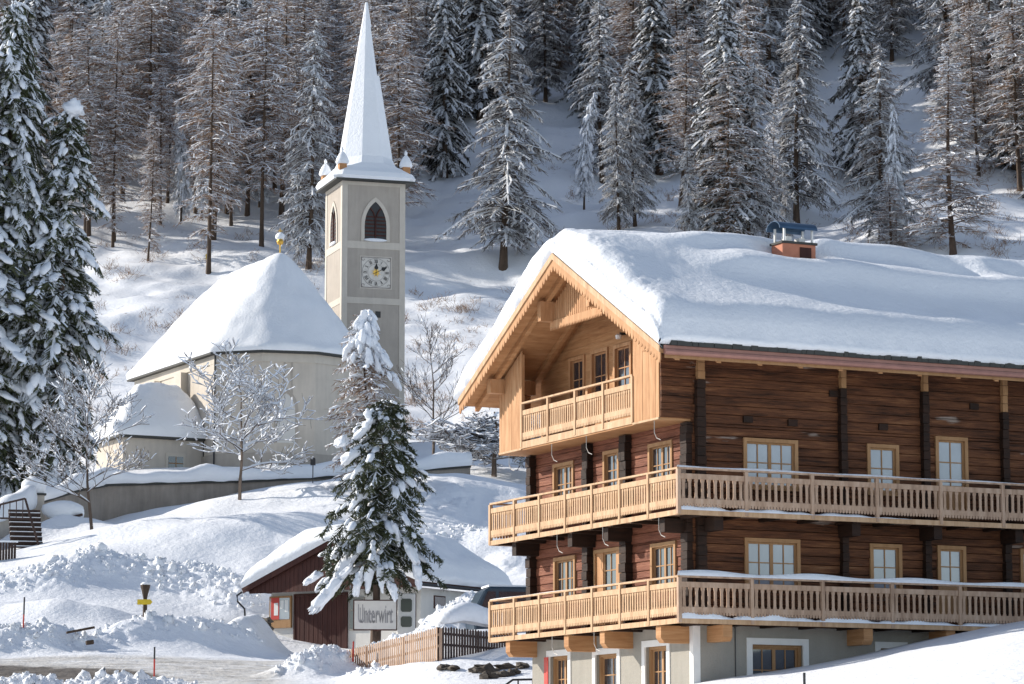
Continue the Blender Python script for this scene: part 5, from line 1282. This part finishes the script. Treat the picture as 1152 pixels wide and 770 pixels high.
    def ptI(t): 
        l=L[i][:,None]; tt=t[:,None]; p=B0[i]+dirh[i]*l*tt*(1-.12*dr[i][:,None]*tt); p[:,2:3]+=l*(u_[i][:,None]*tt-dr[i][:,None]*tt**1.8+.10*np.clip(dr[i][:,None],0,1)*tt**6); return p
    A=ptI(t); A2=ptI(np.minimum(t+.05,1.05)); bd=norm(A2-A+1e-6); sg=np.where(r.random(ntw)<.5,-1,1)[:,None]
    D=norm(bd*r.uniform(.3,1,ntw)[:,None]+side[i]*sg*r.uniform(.35,1.,ntw)[:,None]*fan+upv*r.normal(-.25*(1+droop),.30,ntw)[:,None])
    tl=twl*r.uniform(.4,1.25,ntw)*(1.1-.6*t)*np.clip(L[i]/Lmax*1.3+.25,.3,1.2); B=A+D*tl[:,None]
    S=norm(np.cross(D,r.normal(0,1,(ntw,3)))); cr.ribbon(A,B,S,tww,tww*.35)
    if snow_t>0:
        m=r.random(ntw)<snow_t; Sh=norm(np.cross(D,upv)+1e-6); w=snw*.75*r.uniform(.4,1.2,ntw)[:,None]; o=upv*.03
        a0=A+D*tl[:,None]*.1; b0=A+D*tl[:,None]*.95
        sn.quad((a0-Sh*w/2)[m],(a0+o)[m],(b0+o)[m],(b0-Sh*w*.3)[m]); sn.quad((a0+o)[m],(a0+Sh*w/2)[m],(b0+Sh*w*.3)[m],(b0+o)[m])
    if needles:
        j=r.choice(ntw,needles); f=r.uniform(0,1,needles)[:,None]; a=A[j]*(1-f)+B[j]*f; dd=norm(D[j]+r.normal(0,.7,(needles,3))); l=r.uniform(.07,.15,needles)[:,None]
        cr.ribbon(a,a+dd*l,norm(np.cross(dd,r.normal(0,1,(needles,3)))),.035,.02)
    if clumps:
        j=r.choice(nbr,clumps,p=L**1.0/(L**1.0).sum()); t=r.uniform(.25,1.0,clumps)
        l=L[j][:,None]
        def pj(t): 
            tt=t[:,None]; p=B0[j]+dirh[j]*l*tt*(1-.12*dr[j][:,None]*tt); p[:,2:3]+=l*(u_[j][:,None]*tt-dr[j][:,None]*tt**1.8+.10*np.clip(dr[j][:,None],0,1)*tt**6); return p
        c=pj(t); d=pj(t+.06)-c; s_=np.clip(L[j]/Lmax+.35,.35,1.1)*r.uniform(.5,1.25,clumps)
        pillows(sn,c+upv*cl[2]*.35+side[j]*r.normal(0,.16,clumps)[:,None]*s_[:,None],d,cl[0]*s_,cl[1]*s_,cl[2]*s_,seed)
    cv,cq=cr.data(); me={}
    t_=np_mesh(name+'_trunk',V,tq,M[bark],smooth=True); c_=np_mesh(name+'_crown',cv,cq,M[mat])
    sv,sq=sn.data(); s_=np_mesh(name+'_snow',sv,sq,M[sm],smooth=bool(clumps))
    out=(t_.data,c_.data,s_.data)
    for o in (t_,c_,s_): bpy.data.objects.remove(o)
    return out
def plant(mesh,kind,loc,sc,rz,label,cat,group=None,names=('trunk','crown','snow')):
    e=empty(kind,loc,rz); e.scale=sc if hasattr(sc,'__len__') else (sc,sc,sc); tag(e,label,cat,group)
    if kind in ('larch','spruce'): e.rotation_euler=(random.gauss(0,.025),random.gauss(0,.025),rz)
    for nme,me in zip(names,mesh):
        me_=me; o=bpy.data.objects.new(nme,me_); COL.objects.link(o); o.parent=e
    return e
HT=20.
LB_=[conifer('larch',HT,.15,190,5200,s,crown0=c0,Lmax=3.1,shape=.55,up=.08,droop=.30,twl=.8,tww=.036,brw=.075,snow_b=.8,snow_t=.34,snw=.11,mat='twig_brown',bark='bark',var=.5,lowf=.35,sm='snow_tree') for s,c0 in ((1,.14),(2,.22),(3,.10),(4,.18))]
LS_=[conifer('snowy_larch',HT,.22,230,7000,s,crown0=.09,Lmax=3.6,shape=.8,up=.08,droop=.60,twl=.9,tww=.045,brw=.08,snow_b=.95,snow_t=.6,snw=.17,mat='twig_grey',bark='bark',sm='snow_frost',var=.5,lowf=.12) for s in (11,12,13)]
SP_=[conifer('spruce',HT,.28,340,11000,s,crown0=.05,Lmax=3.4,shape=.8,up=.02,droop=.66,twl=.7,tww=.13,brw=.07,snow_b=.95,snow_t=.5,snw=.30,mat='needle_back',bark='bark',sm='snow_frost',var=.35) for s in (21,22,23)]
BT_=[conifer('bent_larch',HT,.16,200,4200,s,crown0=.15,Lmax=2.0,shape=.5,up=-.1,droop=1.3,twl=.7,tww=.04,brw=.05,snow_b=1,snow_t=.9,snw=.20,mat='twig_grey',bark='bark',bend=b,sm='snow_tree',clumps=70,cl=(.55,.3,.25)) for s,b in ((31,2.2),(32,-1.4))]
YL_=[conifer('young_larch',HT,.20,230,4800,s,crown0=.06,Lmax=3.4,shape=.9,up=.14,droop=.28,twl=.85,tww=.05,brw=.09,snow_b=.9,snow_t=.6,snw=.16,mat='twig_brown',bark='bark_red',sm='snow_tree') for s in (41,42)]
def tree_at(px,py,topy,kinds,wf,label,cat,kind,group=None,rz=None,lo=200,k=None):
    p=place(px,py,lo); Ht=at(px,topy,p.y).z-p.z
    s=Ht/HT; me=kinds[(k if k is not None else int(px*7+py))%len(kinds)]
    return plant(me,kind,(p.x,p.y,p.z-.1),(s*wf,s*wf,s),rz if rz is not None else (px*1.37+py*.71)%6.28,label,cat,group)
# the ones a viewer can single out
tree_at(566,303,-12,LS_,1.25,'tall snowy larch with wide drooping boughs standing alone right of the church spire','larch','larch',k=0)
tree_at(657,236,98,BT_,1.0,'small larch bent over under snow, left edge of the dark spruce group above the roof','larch','larch',k=0)
tree_at(697,259,84,LS_,.95,'slim snowy larch capped with white, behind the ridge left of the big dark spruce','larch','larch',k=1)
tree_at(714,255,58,LS_,.95,'snow capped larch just left of the big dark spruce, slightly higher than its neighbour','larch','larch',k=2)
tree_at(742,196,-60,SP_,1.15,'big dark spruce with snow lined boughs above the middle of the farmhouse roof','spruce','spruce',k=0)
tree_at(776,269,148,LS_,.9,'short frosted larch standing alone on the snow right of the dark spruce group','larch','larch',k=0)
tree_at(822,262,14,YL_,.62,'narrow tall larch full of small snow tufts, left of a pair above the chimney','larch','larch',k=0)
tree_at(841,249,-30,LB_,.9,'tall brown larch towering behind the close pair above the chimney','larch','larch',k=1)
tree_at(864,272,92,YL_,.62,'slender light brown larch just left of the chimney hood','larch','larch',k=1)
tree_at(886,272,182,LS_,.7,'very small snow puffed larch tip right behind the chimney hood','larch','larch',k=1)
tree_at(972,208,-40,SP_,1.1,'broad spruce with hanging snowy boughs at the dark gully on the right','spruce','spruce',k=1)
tree_at(1008,282,108,BT_,.9,'snow smothered larch with a rounded double top right of the gully','larch','larch',k=1)
tree_at(1073,286,44,YL_,1.55,'sunlit larch with long level snowy branches standing over the right roof ridge','larch','larch',k=0)
tree_at(1003,292,190,YL_,2.0,'low spreading larch with reddish twigs behind the roof on the right','larch','larch',k=1)
tree_at(1108,160,-60,LS_,1.5,'large snowy larch reaching out of the top right corner','larch','larch',k=2)
tree_at(1150,215,-20,LB_,1.6,'brown larch with slanting snowy boughs at the right edge','larch','larch',k=0)
tree_at(346,302,20,LS_,.95,'dark trunked larch directly left of the bell tower','larch','larch',k=1)
tree_at(234,309,-10,LB_,1.1,'tall straight larch with a yellow trail mark on its trunk above the church roof','larch','larch',k=0)
tree_at(166,294,120,LB_,1.0,'thin larch standing lowest on the slope above the left end of the church roof','larch','larch',k=2)
tree_at(128,272,5,LB_,1.1,'slender brown larch, first trunk right of the big snowy spruce on the left','larch','larch',k=3)
tree_at(295,278,-20,LB_,1.1,'straight brown larch rising behind the peak of the church roof','larch','larch',k=1)
tree_at(500,200,-60,SP_,.9,'dark thin spruce in the shade between the spire and the lone snowy larch','spruce','spruce',k=2)
tree_at(455,178,-70,LB_,1.1,'leaning bare larch just right of the spire','larch','larch',k=2)
tree_at(25,240,-90,SP_,1.0,'dark snowy spruce deep in the forest behind the big left spruce','spruce','spruce',k=0)
tree_at(92,160,-90,SP_,1.0,'snow hung spruce at the top left with a bare lower trunk','spruce','spruce',k=1)
p=place(234,306,200); q=MB(); q.box(-.2,.2,-.24,-.2,0,.45); o=q.build('trail_mark',M['yellow']); o.location=(p.x,p.y-.05,p.z+1.0); tag(o,'small yellow trail mark on a larch trunk above the church roof','trail mark')
# the rest of the forest
spots=[]; rr=random.Random(99)
def dens(x,y):
    if x<465: d_=1.25 if y<285-max(0,(120-x))*.1 else 0
    elif x<640: d_=1.6 if y<140 else .0
    elif x<700: d_=1.5 if y<165 else .15
    elif x<800: d_=1.6 if y<150 else .15
    elif x<900: d_=1.6 if y<120 else .35
    elif x<960: d_=1.2 if y<75 else .0
    elif x<1060: d_=1.4 if y<70 else .2
    else: d_=1.6 if y<170 else .4
    if 340<x<470 and y>150: d_*=.4
    if x<465 and y>230: d_*=.55
    return d_
tries=0
while len(spots)<352 and tries<22000:
    tries+=1; x=rr.uniform(-70,1210); y=rr.uniform(-25,292)
    if rr.random()*1.6>dens(x,y): continue
    p=place(x,y,225)
    if any((p.x-s[0].x)**2+(p.y-s[0].y)**2<1.6**2 for s in spots): continue
    spots.append((p,x,y))
for n,(p,x,y) in enumerate(spots):
    u=rr.random(); Ht=rr.uniform(14,25)
    if x<465:
        if u<.05: me,kd,wf,lab,grp=BT_,'larch',1.1,'larch bowed and smothered by snow in the forest behind the church','bowed larches behind the church'; Ht*=.8
        elif u<.78 or (x>110 and y>190): me,kd,wf,lab,grp=LB_,'larch',rr.uniform(1.15,1.65),'bare brown larch dusted with snow among many alike in the forest behind the church','larches in the forest behind the church'
        elif u<.93: me,kd,wf,lab,grp=LS_,'larch',1.,'snow laden grey larch among many alike in the forest behind the church','snow laden larches behind the church'
        else: me,kd,wf,lab,grp=SP_,'spruce',.8,'dark snowy spruce scattered among the larches behind the church','spruces in the forest behind the church'
    else:
        if u<.34: me,kd,wf,lab,grp=LB_,'larch',rr.uniform(1.2,1.6),'bare snow dusted larch high on the slope above the farmhouse, one of many alike','bare larches above the farmhouse'
        elif u<.72: me,kd,wf,lab,grp=LS_,'larch',rr.uniform(1.1,1.45),'snow laden larch high on the slope above the farmhouse, one of many alike','snow laden larches above the farmhouse'
        elif u<.95: me,kd,wf,lab,grp=SP_,'spruce',rr.uniform(.9,1.25),'dark spruce lined with snow high on the slope above the farmhouse, one of several alike','spruces above the farmhouse'
        else: me,kd,wf,lab,grp=BT_,'larch',1.,'small larch bowed by snow high on the slope above the farmhouse','bowed larches above the farmhouse'; 
        if me is BT_: Ht*=.6
    s=Ht/HT; plant(me[rr.randrange(len(me))],kd,(p.x,p.y,p.z-.1),(s*wf,s*wf,s),rr.uniform(0,6.28),lab,kd,grp)
# --- big snow laden spruces at the left edge
def solo(mesh,kind,px,pyb,topy,d,wf,rz,label,cat,Hm):
    b=at(px,pyb,d) if d else place(px,pyb,150);
    d=b.y; Ht=at(px,topy,d).z-b.z; s=Ht/Hm; return plant(mesh,kind,b,(s*wf,s*wf,s),rz,label,cat)
big=conifer('big_spruce',18.,.30,520,22000,51,crown0=.03,Lmax=3.1,shape=.52,up=.10,droop=.80,twl=.7,tww=.10,brw=.08,snow_b=.7,snow_t=.40,snw=.22,mat='needle2',bark='bark',sm='snow_tree',clumps=1900,cl=(.27,.15,.11),needles=70000,lowf=.45,var=.6)
solo(big,'spruce',-4,562,-4,0,.80,.6,'tall foreground spruce heavy with snow clumps filling the left edge','spruce',18.)
big2=conifer('spruce_two',14.,.22,330,13000,52,crown0=.03,Lmax=2.5,shape=.5,up=.10,droop=.8,twl=.6,tww=.09,brw=.07,snow_b=.6,snow_t=.4,snw=.2,mat='needle2',bark='bark',sm='snow_tree',clumps=1000,cl=(.26,.15,.11),needles=40000,lowf=.5,var=.6)
solo(big2,'spruce',62,558,116,0,.95,2.2,'second snow covered spruce with a white tuft on top, behind the tall left one','spruce',14.)
solo(big2,'spruce',-45,566,40,0,1.3,4.2,'snowy spruce cut off by the left edge of the picture','spruce',14.)
q=MB(); p=at(84,122,place(62,558,150).y); q.blob(tuple(p),(.5,.45,.5),3,14,11,.5,2.6); tp=q.build('snow_tuft',M['snow_tree'],None,smooth=True)
# --- spruce in front of the garage, with hanging sleeves of snow, and the larch behind it
mid=conifer('mid_spruce',8.,.12,170,5600,61,crown0=.19,Lmax=2.25,shape=.50,up=.24,droop=.85,twl=.5,tww=.05,brw=.05,snow_b=.3,snow_t=.30,snw=.10,mat='needle2',bark='bark_red',sm='snow_tree',clumps=300,cl=(.26,.13,.11),needles=48000,lmin=.3,var=.6)
solo(mid,'spruce',424,700,448,126.,1.1,1.1,'spruce with dark green needles and hanging sleeves of snow in front of the garage','spruce',8.)
# hand placed long sleeves and pillows on it
sc_=Cards(); C_=[];D_=[];L_=[];W__=[];H_=[]
for px,py,d,dx,dz,l,w,h in ((388,643,124.3,-.55,-.8,.85,.30,.30),(368,672,124.0,-.65,-.75,.85,.30,.28),(404,655,123.8,-.25,-1,.45,.26,.24),(418,640,123.8,-.15,-1,.8,.24,.22),(428,650,123.7,.1,-1,.5,.22,.2),(462,622,124.,.45,-.9,.75,.30,.28),(468,648,124.,.2,-1,.5,.24,.2),(404,562,124.8,-.5,-.8,.62,.28,.26),(398,512,125.,-.6,-.5,.50,.30,.28),(410,484,125.,-.5,-.6,.45,.28,.26),(415,470,125.3,.2,-.4,.3,.24,.26),(384,500,125.2,-.8,-.2,.35,.3,.28),(407,530,125,-.4,-.8,.5,.24,.22),(445,600,124.2,.3,-1,.5,.2,.18),(380,655,124.,-.7,-.7,.7,.26,.24),(352,652,124.2,-.8,-.5,.4,.2,.16),(440,665,123.9,.3,-.8,.4,.22,.18)):
    C_.append(tuple(at(px,py,d))); D_.append((dx,0.05,dz)); L_.append(l); W__.append(w); H_.append(h)
tsp=[o for o in bpy.data.objects if o.get('label','').startswith('spruce with dark green needles')][0]
def adopt(o,par):
    o.parent=par; bpy.context.view_layer.update(); o.matrix_parent_inverse=par.matrix_world.inverted()
for k in range(len(C_)):
    sc_=Cards(); pillows(sc_,NP([C_[k]]),NP([D_[k]]),NP([L_[k]]),NP([W__[k]]),NP([H_[k]]),5+k,22,20,.48)
    v_,q_=sc_.data(); adopt(np_mesh('snow_clump',v_,q_,M['snow_tree'],smooth=True),tsp)
adopt(tp,[o for o in bpy.data.objects if o.get('label','').startswith('second snow covered spruce')][0])
lar=conifer('back_larch',9.,.13,190,6500,71,crown0=.1,Lmax=2.5,shape=.62,up=.16,droop=.35,twl=.6,tww=.03,brw=.045,snow_b=.5,snow_t=.35,snw=.08,mat='twig_brown',bark='bark_red',sm='snow_tree',clumps=40,cl=(.35,.16,.12),bend=-.4)
solo(lar,'larch',418,560,350,160.,.95,.4,'thin twigged larch with a big cap of snow in front of the church tower','larch',9.)
g=np.random.default_rng(3); C1=[];D1=[]
for _ in range(150):
    f=g.uniform(0,1)**.7; a=g.uniform(-.9,1.25); px=411+a*(6+24*f); py=354+f*(50+26*max(0,a)); c=at(px,py,160-g.uniform(-.9,1.1)*(.3+f)); C1.append(tuple(c)); D1.append((a*.6,g.normal(0,.3),-1))
L1=g.uniform(.20,.42,150); sc_=Cards(); pillows(sc_,NP(C1),NP(D1),L1,L1*.5,L1*.42,9,9,8,.5); v_,q_=sc_.data()
o=np_mesh('snow_cap',v_,q_,M['snow_tree'],smooth=True); tl_=[o_ for o_ in bpy.data.objects if o_.get('label','').startswith('thin twigged larch')][0]
o.parent=tl_; bpy.context.view_layer.update(); o.matrix_parent_inverse=tl_.matrix_world.inverted()
# --- bare frosted broadleaf trees
def broadleaf(name,H,seed,spread=.5,levels=5,r0=.11,snow=.6,dense=1.,upb=.35,sw=1.6,maxseg=5200):
    r=random.Random(seed); segs=[]
    def grow(p,d,l,rad,lev):
        if len(segs)>maxseg: return
        n=3; 
        for i in range(n):
            d=(d+Vector((r.gauss(0,.13),r.gauss(0,.13),r.gauss(.03,.08)))).normalized(); q_=p+d*(l/n); segs.append((p,q_,rad*(1-.25*i/n),rad*(1-.25*(i+1)/n))); p=q_
            if lev<levels and (i<n-1) and lev>0:
                for _ in range(int(1*dense+r.random())):
                    s=Vector((r.gauss(0,1),r.gauss(0,1),r.gauss(.1,.6))).normalized(); nd=(d*(.75-spread*.3)+s*spread*1.1+Vector((0,0,upb*.4))).normalized(); grow(p,nd,l*r.uniform(.45,.72),rad*.45,lev+1)
        if lev<levels:
            for _ in range(2+(r.random()<.5)):
                s=Vector((r.gauss(0,1),r.gauss(0,1),r.gauss(.1,.5))).normalized(); nd=(d*(.8-spread*.3)+s*spread+Vector((0,0,upb*.35))).normalized(); grow(p,nd,l*r.uniform(.6,.8),rad*.6,lev+1)
    # leader with side limbs
    p=Vector((0,0,-.5)); d=Vector((0,0,1)); n=12; hh=(H*.72+.5)
    for i in range(n):
        d=(d+Vector((r.gauss(0,.05),r.gauss(0,.05),.1))).normalized(); q_=p+d*(hh/n); f=i/n; segs.append((p,q_,r0*(1-f*.75),r0*(1-(f+1/n)*.75))); p=q_
        if f>.22:
            for _ in range(2 if r.random()<.7*dense else 1):
                a=r.uniform(0,6.28); nd=Vector((math.cos(a),math.sin(a),upb*1.6)).normalized(); grow(p,nd,H*.22*(1.15-f*.6)*r.uniform(.7,1.15)*(.6+spread),r0*.38*(1-f*.5),2)
    grow(p,d,H*.16,r0*.25,2)
    A=NP([tuple(s[0]) for s in segs]); B=NP([tuple(s[1]) for s in segs]); ra=NP([s[2] for s in segs]); rb_=NP([s[3] for s in segs]); D=norm(B-A)
    c=Cards(); S1=norm(np.cross(D,NP([.13,.27,.95]))); S2=np.cross(S1,D); ra=np.maximum(ra,.008); rb_=np.maximum(rb_,.006)
    ang=[0,2*math.pi/3,4*math.pi/3]
    for k in range(3):
        u1=S1*math.cos(ang[k])+S2*math.sin(ang[k]); u2=S1*math.cos(ang[(k+1)%3])+S2*math.sin(ang[(k+1)%3])
        c.quad(A+u1*ra[:,None],A+u2*ra[:,None],B+u2*rb_[:,None],B+u1*rb_[:,None])
    V,Q=c.data(); o1=np_mesh(name+'_branches',V,Q,M['twig_grey'])
    c=Cards(); g=np.random.default_rng(seed); m=(g.random(len(A))<snow)&(np.abs(D[:,2])<.93); A,B,D,ra=A[m],B[m],D[m],ra[m]; Sh=norm(np.cross(D,NP([0,0,1.]))+1e-6); w=(ra*sw+.011)[:,None]*g.uniform(.7,1.5,len(A))[:,None]; up_=np.cross(Sh,D); up_=up_*np.sign(up_[:,2:3]); o=up_*w*1.3
    lo=up_*(ra[:,None]*.3)
    c.quad(A-Sh*w+lo,A+o,B+o,B-Sh*w*.9+lo); c.quad(A+o,A+Sh*w+lo,B+Sh*w*.9+lo,B+o)
    V,Q=c.data(); o2=np_mesh(name+'_snow',V,Q,M['snow_tree']); out=(o1.data,o2.data); bpy.data.objects.remove(o1); bpy.data.objects.remove(o2); return out
def bplant(mesh,px,pyb,topy,d,Hm,wf,rz,label,kind='bare_tree',cat='tree'):
    b=at(px,pyb,d); Ht=at(px,topy,d).z-b.z; s=Ht/Hm; return plant(mesh,kind,b,(s*wf,s*wf,s),rz,label,cat,names=('branches','snow'))
b1=broadleaf('frosted_tree',6.,15,.60,5,.085,.95,.9,.22,1.9,40000); bplant(b1,270,560,396,160.,6.,1.15,.3,'heavily frosted bare tree in front of the church apse')
b2=broadleaf('thin_tree',6.5,18,.5,5,.08,.5,.8,.4,1.3,40000); bplant(b2,104,600,418,153.,6.5,1.1,1.3,'slender leafless tree with frosty twigs in front of the churchyard wall on the left')
b3=broadleaf('bare_tree',6.,12,.40,4,.07,.25,1.1,.55,.9,4000); bplant(b3,487,512,358,180.,6.,1.1,2.,'young bare tree on the bright snow between tower and farmhouse')
b4=broadleaf('shrub',3.,21,.9,5,.06,.85,1.7,.1,2.,8000)
bplant(b4,556,528,438,178.,3.,2.2,.2,'wide snowy shrub beside the left eave of the farmhouse','shrub','shrub')
bplant(b4,525,520,470,184.,3.,1.4,2.2,'lower snowy shrub behind the end of the churchyard wall','shrub','shrub')
bplant(b4,322,604,572,150.,3.,1.6,3.2,'low frosted bush on the snow behind the garage roof','shrub','shrub')
bplant(b4,575,430,378,215.,3.,1.7,4.2,'small twiggy bush on the bright slope behind the left gable eave','shrub','shrub')
bplant(b4,66,458,428,190.,3.,1.4,5.,'hazy frosted bush at the foot of the slope left of the church','shrub','shrub')

# twigs and brush showing through the snow of the open slopes
g=np.random.default_rng(44); A=[]
for (x0,x1,y0,y1,n) in ((90,360,262,420,60),(450,620,330,505,90),(610,960,180,265,70),(950,1150,150,290,120),(-40,120,380,470,60)):
    for _ in range(n):
        p=place(g.uniform(x0,x1),g.uniform(y0,y1),176); A.append((p.x,p.y,p.z))
A=NP(A); n=len(A); k=22; B=np.repeat(A,k,0)+np.concatenate([g.normal(0,.45,(n*k,2)),np.zeros((n*k,1))],1); B[:,2]=ground(B[:,0],B[:,1],False)-.05
D=norm(np.stack([g.normal(0,.6,n*k),g.normal(0,.6,n*k),g.uniform(.4,1.1,n*k)],-1)); l=(g.uniform(.25,1.0,n*k)*np.repeat(g.uniform(.4,1.3,n),k))[:,None]
c=Cards(); S=norm(np.cross(D,g.normal(0,1,(n*k,3)))); c.ribbon(B,B+D*l,S,.035,.012)
for _ in range(2):
    f=g.uniform(.3,.9,(n*k,1)); a=B+D*l*f; d2=norm(D+g.normal(0,.6,D.shape)); c.ribbon(a,a+d2*l*.45,norm(np.cross(d2,g.normal(0,1,D.shape))),.025,.01)
v_,q_=c.data(); o=np_mesh('brushwood',v_,q_,M['twig_brown']); tag(o,'thin twigs and brush poking through the snow of the open slopes','brushwood',kind='stuff')
